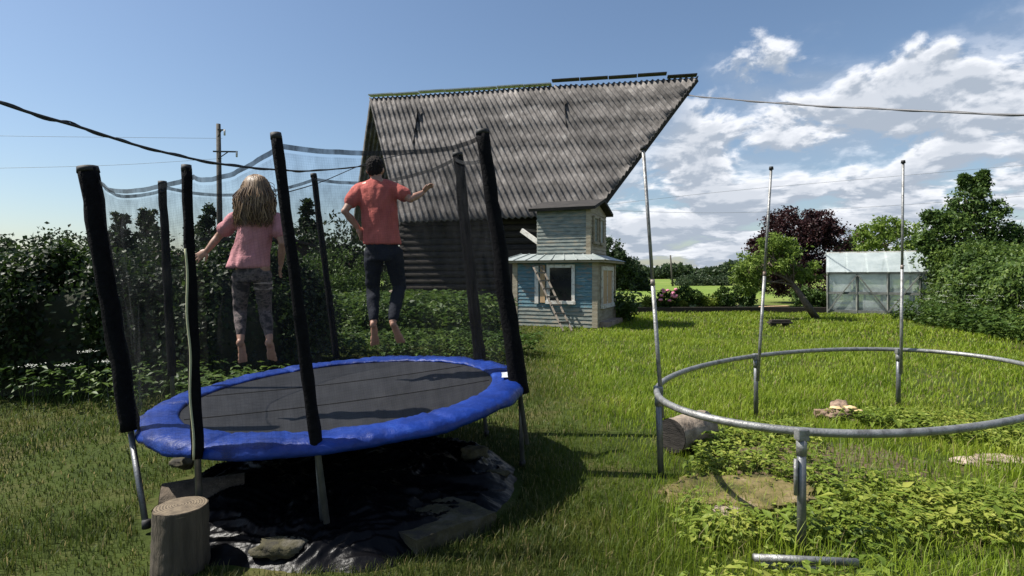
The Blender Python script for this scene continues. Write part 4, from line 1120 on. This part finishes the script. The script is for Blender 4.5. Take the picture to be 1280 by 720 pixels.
# ------------------------------------------------------------------ covered trampoline
rT=1.53
def tz(x,y): return .642+.052*(x-TC.x)+.032*(y-TC.y)
def tp_(r,a,dz=0):
    x=TC.x+r*math.cos(a); y=TC.y+r*math.sin(a); return Vector((x,y,tz(x,y)+dz))
tr=thing('covered_trampoline','round trampoline with blue pad and black safety net','trampoline',TC)
def mat_pad():
    # jumping mat
    V=[tp_(0,0,-.03)];Fc=[];n=96;rg=12
    for i in range(1,rg+1):
        for j in range(n): V.append(tp_(1.24*i/rg,2*math.pi*j/n,-.03*(1-(i/rg)**2)-.0))
    for j in range(n): Fc.append((0,1+j,1+(j+1)%n))
    for i in range(rg-1):
        for j in range(n):
            a=1+i*n+j;b=1+i*n+(j+1)%n; Fc.append((a,a+n,b+n,b))
    mesh_obj('jumping_mat',V,Fc,M['mat'],tr,True)
    # seams on the mat
    sm=MB()
    for off in (-.35,.42):
        hw=math.sqrt(1.2**2-off**2); c,s=math.cos(R(20)),math.sin(R(20)); pts=[]
        for k in range(25):
            q=-hw+2*hw*k/24; x=q*c-off*s; y=q*s+off*c; r=math.hypot(x,y)
            pts.append(Vector((TC.x+x,TC.y+y,tz(TC.x+x,TC.y+y)-.03*(1-(r/1.24)**2)+.003)))
        sm.tube(pts,.004,6)
    sm.build('mat_seam',M['rubber'],tr)
    prof=[(1.225,.0),(1.228,.014),(1.245,.022),(1.30,.026),(1.36,.028),(1.43,.024),(1.475,.010),(1.495,-.012),(1.50,-.035),(1.495,-.058),(1.485,-.055),(1.47,-.02),(1.36,-.012),(1.25,-.008)]
    n=320;V=[];Fc=[];m=len(prof)
    for j in range(n):
        a=2*math.pi*j/n
        sd=min((a-R(12))%(2*math.pi/6),2*math.pi/6-(a-R(12))%(2*math.pi/6)); dip=math.exp(-(sd/.012)**2)
        for k,(r,z) in enumerate(prof):
            p=Vector((math.cos(a)*r,math.sin(a)*r,z))
            w=.010*noise.fractal(Vector((math.cos(a)*7,math.sin(a)*7,r*6)),.6,2,4)+.006*noise.noise(Vector((a*46,r*5,0)))+.004*noise.noise(Vector((a*90+r*20,r*9,5)))
            hang=.03*noise.noise(Vector((math.cos(a)*4,math.sin(a)*4,7))) if 6<=k<=10 else 0
            zz=z+(w if k<8 else 0)-dip*(.03 if k<6 else 0)+hang*(z<0)
            if z>.01: zz=max(zz,.006)
            V.append(tp_(r+(w if k>4 else 0),a,zz))
    for j in range(n):
        for k in range(m):
            a=j*m+k;b=j*m+(k+1)%m;c=((j+1)%n)*m+(k+1)%m;d=((j+1)%n)*m+k; Fc.append((a,d,c,b))
    pad=mesh_obj('spring_pad',V,Fc,M['pad'],tr,True)
    # white label
    a0,a1=R(-3),R(6)
    V=[];
    for a in (a0,(a0+a1)/2,a1):
        for r in (1.31,1.45): V.append(tp_(r,a,.046))
    lb=mesh_obj('label_patch',V,[(0,1,3,2),(2,3,5,4)],M['label'],pad); lb.matrix_parent_inverse=Matrix.Identity(4)
    fr=MB(); n=64; pts=[tp_(1.46,2*math.pi*k/n,-.035) for k in range(n+1)]; fr.tube(pts,.022,8,cap=False); fr.build('frame_ring',M['galv_dark'],tr,True)
mat_pad()
# net posts: (base px, base py, top px, top py, D, r_top, r_bot, foot py or None)
posts=[(163,538,110,212,3.80,.060,.055,(183,660)),
       (247,572,233,210,3.30,.026,.034,None),
       (397,566,345,170,3.32,.030,.038,(405,668)),
       (650,492,603,165,4.62,.052,.075,(653,583)),
       (600,455,572,193,5.75,.05,.062,(608,545)),
       (421,448,392,219,6.25,.032,.036,None),
       (215,470,203,229,5.10,.034,.036,None)]
tops=[];bots=[]
for i,(bx,by,tx,ty,D,rt,rb,foot) in enumerate(posts):
    b=P(bx,by,D); tpv=P(tx,ty,D); tops.append(tpv); bots.append(b)
    d=(tpv-b); pts=[];rad=[]
    n=26
    for k in range(n+1):
        s=k/n; w=Vector((noise.noise(Vector((i*5,s*6,0))),noise.noise(Vector((i*5,s*6,9))),0))*(.012 if rb>.04 else .006)
        pts.append(b+d*s*1.0+w); rad.append((rb+(rt-rb)*s)*(1+.16*noise.noise(Vector((i*3,s*9,3)))) )
    rad[-1]*=1.05
    sl=MB().tube(pts,rad,16,jit=.18).build('post_sleeve',M['black_foam'],tr,True)
    low=b-Vector((d.x,d.y,0))*.02
    MB().tube([b-d.normalized()*.42,b+d*.995],.019,10).build('net_post',M['galv_dark'],tr,True)
    MB().tube([tpv-d.normalized()*.02,tpv+d.normalized()*.018],[rt*1.12,rt*1.05],16).build('post_cap',M['rubber'],tr,True)
    if foot:
        g=G(*foot); g.z=0; top=b-d.normalized()*.02
        MB().tube([top,g],.019,12).build('leg',M['galv_dark'],tr,True)
        ft=MB().tube([g+Vector((0,0,.0)),g+Vector((0,0,.05))],.026,12).build('foot_cap',M['rubber'],tr,True)
# hidden legs at the rear
for a in (R(100),R(150)):
    q=tp_(1.47,a,-.04); MB().tube([q,Vector((q.x,q.y,-.02))],.019,12).build('leg',M['galv_dark'],tr,True)
# pale cord down the second post
cp=[bots[1].lerp(tops[1],s)+Vector((.006*math.sin(s*22),-.042,0)) for s in [k/30*.72 for k in range(31)]]
MB().tube(cp,.006,6).build('cord',M['cord'],tr,True)
# net
order=[0,1,2,3,4,5,6]
def net():
    for q in range(7):
        i,j=order[q],order[(q+1)%7]
        nu,nv=22,26; V=[];UV=[];Fc=[]; sagz=.11 if (i,j) not in ((3,4),(2,3)) else .10
        Lh=(tops[j]-tops[i]).length; Lv=(tops[i]-bots[i]).length
        def pt(s,t):      # t 1 = top
            a=bots[i].lerp(tops[i],t); b=bots[j].lerp(tops[j],t); p=a.lerp(b,s)
            p.z-=sagz*4*s*(1-s)*t**2
            out=Vector((p.x-TC.x,p.y-TC.y,0)).normalized()
            f=.05*noise.fractal(Vector((s*5+q*7,t*1.6,q)),.7,2,4)*4*s*(1-s)
            bow=math.sin(s*math.pi)*(.12*(t<2)-.10*t*(1-t))
            return p+out*(f+bow-.05)
        for b_ in range(nv):
            for a_ in range(nu):
                s,t=a_/(nu-1),b_/(nv-1)*.955; V.append(pt(s,t)); UV.append((s*Lh,t*Lv))
        for b_ in range(nv-1):
            for a_ in range(nu-1):
                k=b_*nu+a_; Fc.append((k,k+1,k+nu+1,k+nu))
        mesh_obj('safety_net',V,Fc,M['net'],tr,True,UV)
        V=[];UV=[];Fc=[]
        for b_ in range(3):
            for a_ in range(nu):
                s,t=a_/(nu-1),.965+b_/2*.018; V.append(pt(s,t)+Vector((0,0,.0))); UV.append((s*Lh,t*Lv))
        for b_ in range(2):
            for a_ in range(nu-1):
                k=b_*nu+a_; Fc.append((k,k+1,k+nu+1,k+nu))
        mesh_obj('net_hem',V,Fc,M['netband'],tr,True,UV)
net()

# ------------------------------------------------------------------ bare frame on the right
fr=thing('bare_trampoline_frame','bare galvanised trampoline ring on legs with upright poles and no mat','trampoline',Vector((3.2,5.0,0)))
def ringpt(px,py): return G(px,py,.68)
def ring():
    n=120; mb=MB(); pts=[]
    for k in range(n+1):
        th=2*math.pi*k/n
        p=ringpt(1083+262*math.cos(th),489+52*math.sin(th)); p.z+=.006*math.sin(th*3); pts.append(p)
    mb.tube(pts,.0245,14,cap=False); mb.build('frame_ring',M['galv'],fr,True)
    sm=MB()   # spring holes rail
    sm.build if False else None
ring()
def tleg(px,py,foot_off=(0,0),pole=None,side=-1):
    p=ringpt(px,py); g=Vector((p.x+foot_off[0],p.y+foot_off[1],-.02))
    leg=MB().tube([p-Vector((0,0,.02)),g],.0255,14).build('leg',M['galv_dark'],fr,True)
    j=bevel(MB().box(p-Vector((.034,.03,.045)),(.068,0,0),(0,.06,0),(0,0,.072)).build('joint',M['galv'],fr),.008)
    sl=MB().tube([p-Vector((0,0,.035)),p-Vector((0,0,.13))],[.030,.030],14).build('leg_socket',M['galv'],fr,True)
    return p
pf=tleg(1002,541)
# short sleeve bracket on the front leg
MB().tube([pf+Vector((-.040,-.012,-.15)),pf+Vector((-.040,-.012,-.36))],.012,10).build('pole_bracket',M['galv'],fr,True)
MB().box(pf+Vector((-.042,-.014,-.17)),(.03,0,0),(0,.02,0),(0,0,-.03)).build('bracket_clamp',M['galv_dark'],fr)
p1=tleg(823,487,(.02,0)); p2=tleg(945,445); p3=tleg(1123,438); tleg(1338,480)
for (bx,by,tx,ty,ref,off) in ((828,522,804,186,p1,-.05),(945,500,964,211,p2,.0),(1123,492,1129,203,p3,.0)):
    D=ref.y+.03 if off==0 else ref.y-.0
    b=P(bx,by,D); t_=P(tx,ty,D)
    if off==0: b=Vector((ref.x,ref.y-.045,.40))
    mid=b.lerp(t_,.5)
    MB().tube([b,mid],.0175,12).build('pole',M['galv'],fr,True)
    MB().tube([mid-(t_-b).normalized()*.06,t_],.0145,12).build('pole',M['galv'],fr,True)
    MB().tube([mid-(t_-b).normalized()*.02,mid+(t_-b).normalized()*.03],.0185,12).build('pole_coupling',M['rust'],fr,True)
    MB().tube([t_-Vector((0,0,.01)),t_+Vector((0,0,.025))],[.026,.022],12).build('pole_cap',M['rubber'],fr,True)

# spare tubes on the grass in front
q0=G(942,697,.11);q1=G(1072,703,.09)
tag(MB().tube([q0,q1],.02,12).build('steel_tube',M['galv'],None,True),'galvanised steel tube lying in the grass at the bottom edge','tube')
q0=G(952,706,.06);q1=G(1030,712,.06)
tag(MB().tube([q0,q1],.018,12).build('steel_tube',M['galv_dark'],None,True),'darker steel tube lying just in front of the longer one','tube')

# log by the left leg of the frame
def log(name,label,a,b,r,side,end,seg=28):
    t=thing(name,label,'log',Vector(((a.x+b.x)/2,(a.y+b.y)/2,0)))
    mb=MB(); pts=[a.lerp(b,k/14) for k in range(15)]
    mb.tube(pts,[r*(1+.05*noise.noise(Vector((k*.6,r,1)))) for k in range(15)],seg,cap=False,jit=.08); mb.build('bark',M[side],t,True)
    d=(b-a).normalized()
    for p,s in ((a,-1),(b,1)):
        e=MB(); e.tube([p-d*s*.01,p+d*s*.004],[r*.97,r*.95],seg,jit=.08); e.build('cut_end',M[end],t)
    return t
log('log','short weathered log lying beside the left leg of the bare frame',G(839,545,.15),G(880,533,.15),.155,'logside','barn_log')
# stump and split log at left
def stump():
    c=G(226,700); c.z=0; c.y=3.12; c.x=(226-640)*3.12/F; t=thing('chopping_block','upright round wooden stump at the bottom left before the trampoline','stump',c)
    mb=MB(); n=14; mb.tube([c+Vector((0,0,-.02+.34*k/n)) for k in range(n+1)],[.137*(1.06-.06*k/n) for k in range(n+1)],48,cap=False,jit=.05); mb.build('bark',M['stumpside'],t,True)
    e=MB(); e.tube([c+Vector((0,0,.30)),c+Vector((0,0,.322))],[.136,.131],48,jit=.05); e.build('cut_top',M['cutwood'],t)
stump()
def splitlog():
    a=G(196,640,.0);
    t=thing('split_log','split half log lying flat side up behind the upright stump','log',Vector((-2.12,3.86,0)))
    c=Vector((-2.12,3.86,.0)); ax=Vector((.9,.42,0)).normalized(); sd=Vector((-ax.y,ax.x,0)); up=Vector((0,0,1))
    V=[];Fc=[];m=14;L=.5
    for k in (0,.33,.66,1):
        for j in range(m):
            th=math.pi*j/(m-1); rr=.19*(1+.06*noise.noise(Vector((j*.5,k*3,0))))
            V.append(c+ax*(k-.5)*L+sd*math.cos(th)*rr+up*(.02+math.sin(th)*rr*.95))
    for i in range(3):
        for j in range(m-1):
            a_=i*m+j; Fc.append((a_,a_+m,a_+m+1,a_+1))
        Fc.append((i*m,i*m+m-1,(i+1)*m+m-1,(i+1)*m))
    o=mesh_obj('bark',V,Fc,M['splitwood'],t,True)
    V2=[];
    for k in (0,1):
        V2+= [V[(3*k)*m+j]+ax*(.003 if k else -.003) for j in range(m)]
    mesh_obj('cut_end',V2,[tuple(range(m)),tuple(range(2*m-1,m-1,-1))],M['char_shade'],t)  # dark end colour stands in for shade on these faces
splitlog()
def tarp():
    n=260; V=[];Fc=[]; idx={}
    for i in range(n):
        for j in range(n):
            x=-2.75+2.95*i/(n-1); y=3.02+2.75*j/(n-1)
            u=(x+1.26)/1.32; v=(y-4.36)/1.26; ang=math.atan2(v,u)
            e=math.hypot(u,v)/(1+.13*noise.noise(Vector((math.cos(ang)*1.7,math.sin(ang)*1.7,3)))+.04*noise.noise(Vector((math.cos(ang)*7,math.sin(ang)*7,3))))
            if e>1.02: continue
            p=Vector((x,y,0)); w=p+Vector((noise.noise(p*1.6),noise.noise(p*1.6+Vector((9,0,0))),0))*.35
            rd=(1-abs(noise.noise(Vector((w.x*1.8+w.y*1.0,w.y*3.6-w.x*1.6,0)))))**4
            rd2=(1-abs(noise.noise(Vector((w.x*4+w.y*3,w.y*11-w.x*3,4)))))**6
            rd3=(1-abs(noise.noise(Vector((w.x*11+w.y*6,w.y*26-w.x*8,8)))))**5
            z=-.02+.04*min(1,(1-e)*8)+max(0,1-e**3)*(.12+.09*noise.noise(p*1.3+Vector((3,3,3))))+ (.050*rd+.030*rd2+.014*rd3)*max(0,min(1,(1-e)*6))
            idx[(i,j)]=len(V); V.append((x,y,z+gz(x,y)))
    for (i,j),k in idx.items():
        if (i+1,j) in idx and (i,j+1) in idx and (i+1,j+1) in idx: Fc.append((k,idx[(i+1,j)],idx[(i+1,j+1)],idx[(i,j+1)]))
    tag(mesh_obj('plastic_sheet',V,Fc,M['tarp'],None,True),'crumpled black plastic sheet on the ground under the trampoline','plastic sheet')
tarp()
def slab():
    pts=[(466,652),(560,618),(622,640),(520,676)]
    V=[];z=.07
    base=[G(px,py,z) for px,py in pts]
    bm=bmesh.new(); vs=[bm.verts.new(p) for p in base]; f=bm.faces.new(vs)
    ex=bmesh.ops.extrude_face_region(bm,geom=[f]); bmesh.ops.translate(bm,verts=[g for g in ex['geom'] if isinstance(g,bmesh.types.BMVert)],vec=(0,0,-.11))
    bmesh.ops.recalc_face_normals(bm,faces=bm.faces); bmesh.ops.subdivide_edges(bm,edges=bm.edges,cuts=6,use_grid_fill=True)
    for v in bm.verts: v.co+=Vector((noise.noise(v.co*6),noise.noise(v.co*6+Vector((5,0,0))),noise.noise(v.co*6+Vector((0,5,0)))))*.018
    me=bpy.data.meshes.new('concrete_slab'); bm.to_mesh(me); bm.free(); me.materials.append(M['concrete'])
    o=bpy.data.objects.new('concrete_slab',me); C.objects.link(o); tag(o,'broken mossy concrete slab holding down the plastic sheet','slab')
slab()
gs='stones weighing down the plastic sheet'
for k,(px,py,z,r,lab) in enumerate(((592,566,.16,(.11,.08,.07),'grey stone on the right rear of the plastic sheet'),(622,592,.06,(.09,.04,.04),'small flat stone at the right edge of the plastic sheet'),
    (350,684,.05,(.14,.08,.06),'flat stone at the front of the plastic sheet'),(230,578,.12,(.10,.07,.05),'pale stone beneath the post with the cord'))):
    tag(rock('stone',M['concrete'],G(px,py,z),r,None,seed=k*9+1,amp=.3,flat=r[2]*.6),lab,'stone',gs)
tag(rock('mossy_rock',M['moss'],G(926,618,.0)+Vector((0,.05,-.02)),(.54,.36,.11),None,seed=4,amp=.35,flat=.05,sub=5),'flat moss-covered rock beneath the left of the bare frame','rock')
tag(rock('flat_stone',M['stone'],G(1250,576,.0)+Vector((0,0,-.03)),(.34,.17,.09),None,seed=14,amp=.4,flat=.06,sub=5),'pale pinkish flat stone at the right edge in the weeds','rock')
tag(rock('small_rock',M['stone'],G(905,640,.0)+Vector((0,0,-.01)),(.12,.08,.05),None,seed=24,amp=.4,flat=.03),'small pale stone in front of the mossy rock','rock')
def oldstump():
    c=G(1046,524); c.z=0; t=thing('rotten_stump','low rotten tree stump with yellow bracket fungus inside the bare frame','stump',c)
    rock('stump_wood',M['rotten'],c+Vector((0,0,.03)),(.19,.15,.12),t,seed=31,amp=.7,sub=5)
    for k in range(5):
        q=c+Vector((-.06+.055*k,-.10+.03*(k%2),.13-.03*(k%3)+.02))
        rock('fungus',M['fungus'],q,(.065,.05,.016),t,seed=k,sub=3,amp=.3)
oldstump()

# ------------------------------------------------------------------ sky, sun, camera
SX,SY=-.99,.06; EL=R(54)
az=math.atan2(SX,SY)
sun=bpy.data.lights.new('sun','SUN'); sun.energy=4.9; sun.angle=R(.53); sun.color=(1,.955,.88)
so=bpy.data.objects.new('sun',sun); C.objects.link(so)
sd=Vector((math.sin(az)*math.cos(EL),math.cos(az)*math.cos(EL),math.sin(EL)))
so.rotation_euler=sd.to_track_quat('Z','Y').to_euler()
so['kind']='structure'
w=bpy.data.worlds.new('World'); bpy.context.scene.world=w; w.use_nodes=True
nt=w.node_tree; bg=nt.nodes['Background']
sky=nt.nodes.new('ShaderNodeTexSky'); sky.sky_type='NISHITA'; sky.sun_disc=False; sky.sun_elevation=EL; sky.sun_rotation=az
sky.air_density=1.1; sky.dust_density=.9; sky.ozone_density=3.0
def mth(op,a,b=None,c=None,clamp=False):
    n=nt.nodes.new('ShaderNodeMath'); n.operation=op; n.use_clamp=clamp
    for i,v in enumerate((a,b,c)):
        if v is None: continue
        if isinstance(v,(int,float)): n.inputs[i].default_value=v
        else: nt.links.new(v,n.inputs[i])
    return n.outputs[0]
tc=nt.nodes.new('ShaderNodeTexCoord'); sp=nt.nodes.new('ShaderNodeSeparateXYZ'); nt.links.new(tc.outputs['Generated'],sp.inputs[0])
X,Y,Z=sp.outputs
azm=mth('ARCTAN2',X,Y); el=mth('ARCSINE',Z)
def cnoise(del_,scale,detail,sx=1.,off=0.):
    e2=mth('ADD',el,del_)
    # perspective: cloud deck compressed towards the horizon
    v=mth('LOGARITHM',mth('ADD',mth('MAXIMUM',e2,0),.10),2.718)
    cb=nt.nodes.new('ShaderNodeCombineXYZ'); nt.links.new(mth('MULTIPLY',azm,4.2*sx),cb.inputs[0]); nt.links.new(mth('MULTIPLY',v,2.6),cb.inputs[1]); cb.inputs[2].default_value=off
    n=nt.nodes.new('ShaderNodeTexNoise'); n.inputs['Scale'].default_value=scale; n.inputs['Detail'].default_value=detail; n.inputs['Roughness'].default_value=.56
    n.inputs['Distortion'].default_value=.25
    nt.links.new(cb.outputs[0],n.inputs['Vector']); return n.outputs['Fac']
n0=cnoise(0,1.7,10,off=5.2)
n1=cnoise(.014,1.7,10,off=5.2)
def sstep(v,a,b):
    m=nt.nodes.new('ShaderNodeMapRange'); m.interpolation_type='SMOOTHSTEP'; m.inputs[1].default_value=a; m.inputs[2].default_value=b
    nt.links.new(v,m.inputs[0]); return m.outputs[0]
azmask=sstep(mth('SUBTRACT',azm,mth('MULTIPLY',el,.85)),-.02,.12)
elw=mth('MULTIPLY',sstep(el,.25,.40),.26)                    # thinner higher up
base=mth('ADD',n0,mth('SUBTRACT',.095,elw))
dens=sstep(base,.475,.60)
wisp=mth('MULTIPLY',sstep(cnoise(0,.7,10,.6,off=9.1),.46,.72),.55)
dens=mth('MULTIPLY',mth('MAXIMUM',dens,wisp),azmask,clamp=True)
fine=cnoise(0,6.5,6,off=2.2)
lit=sstep(mth('ADD',mth('SUBTRACT',n0,n1),mth('MULTIPLY',mth('SUBTRACT',fine,.5),.16)),-.05,.06)
core=sstep(base,.54,.70)
shade=mth('MULTIPLY',lit,mth('SUBTRACT',1.0,mth('MULTIPLY',core,.6)),clamp=True)
cr=nt.nodes.new('ShaderNodeValToRGB'); cr.color_ramp.elements[0].color=(.27,.31,.37,1); cr.color_ramp.elements[1].color=(.66,.67,.70,1); nt.links.new(shade,cr.inputs[0])
sc=nt.nodes.new('ShaderNodeVectorMath'); sc.operation='SCALE'; sc.inputs['Scale'].default_value=.078; nt.links.new(sky.outputs[0],sc.inputs[0])
mx=nt.nodes.new('ShaderNodeMixRGB'); nt.links.new(dens,mx.inputs[0]); nt.links.new(sc.outputs[0],mx.inputs[1]); nt.links.new(cr.outputs[0],mx.inputs[2])
nt.links.new(mx.outputs[0],bg.inputs[0]); bg.inputs[1].default_value=1.0

cam=bpy.data.cameras.new('camera'); co=bpy.data.objects.new('camera',cam); C.objects.link(co)
cam.sensor_width=36; cam.lens=F/1280*36; cam.shift_y=-15/1280; cam.clip_end=4000; cam.clip_start=.05
co.location=(0,0,H); co.rotation_euler=(R(90),0,0)
S=bpy.context.scene; S.camera=co
S.view_settings.view_transform='Standard'; S.view_settings.look='None'; S.view_settings.exposure=.72; S.view_settings.gamma=1
S.render.engine='CYCLES'; S.cycles.transparent_max_bounces=24; S.cycles.max_bounces=6
S.render.resolution_x=1024; S.render.resolution_y=576
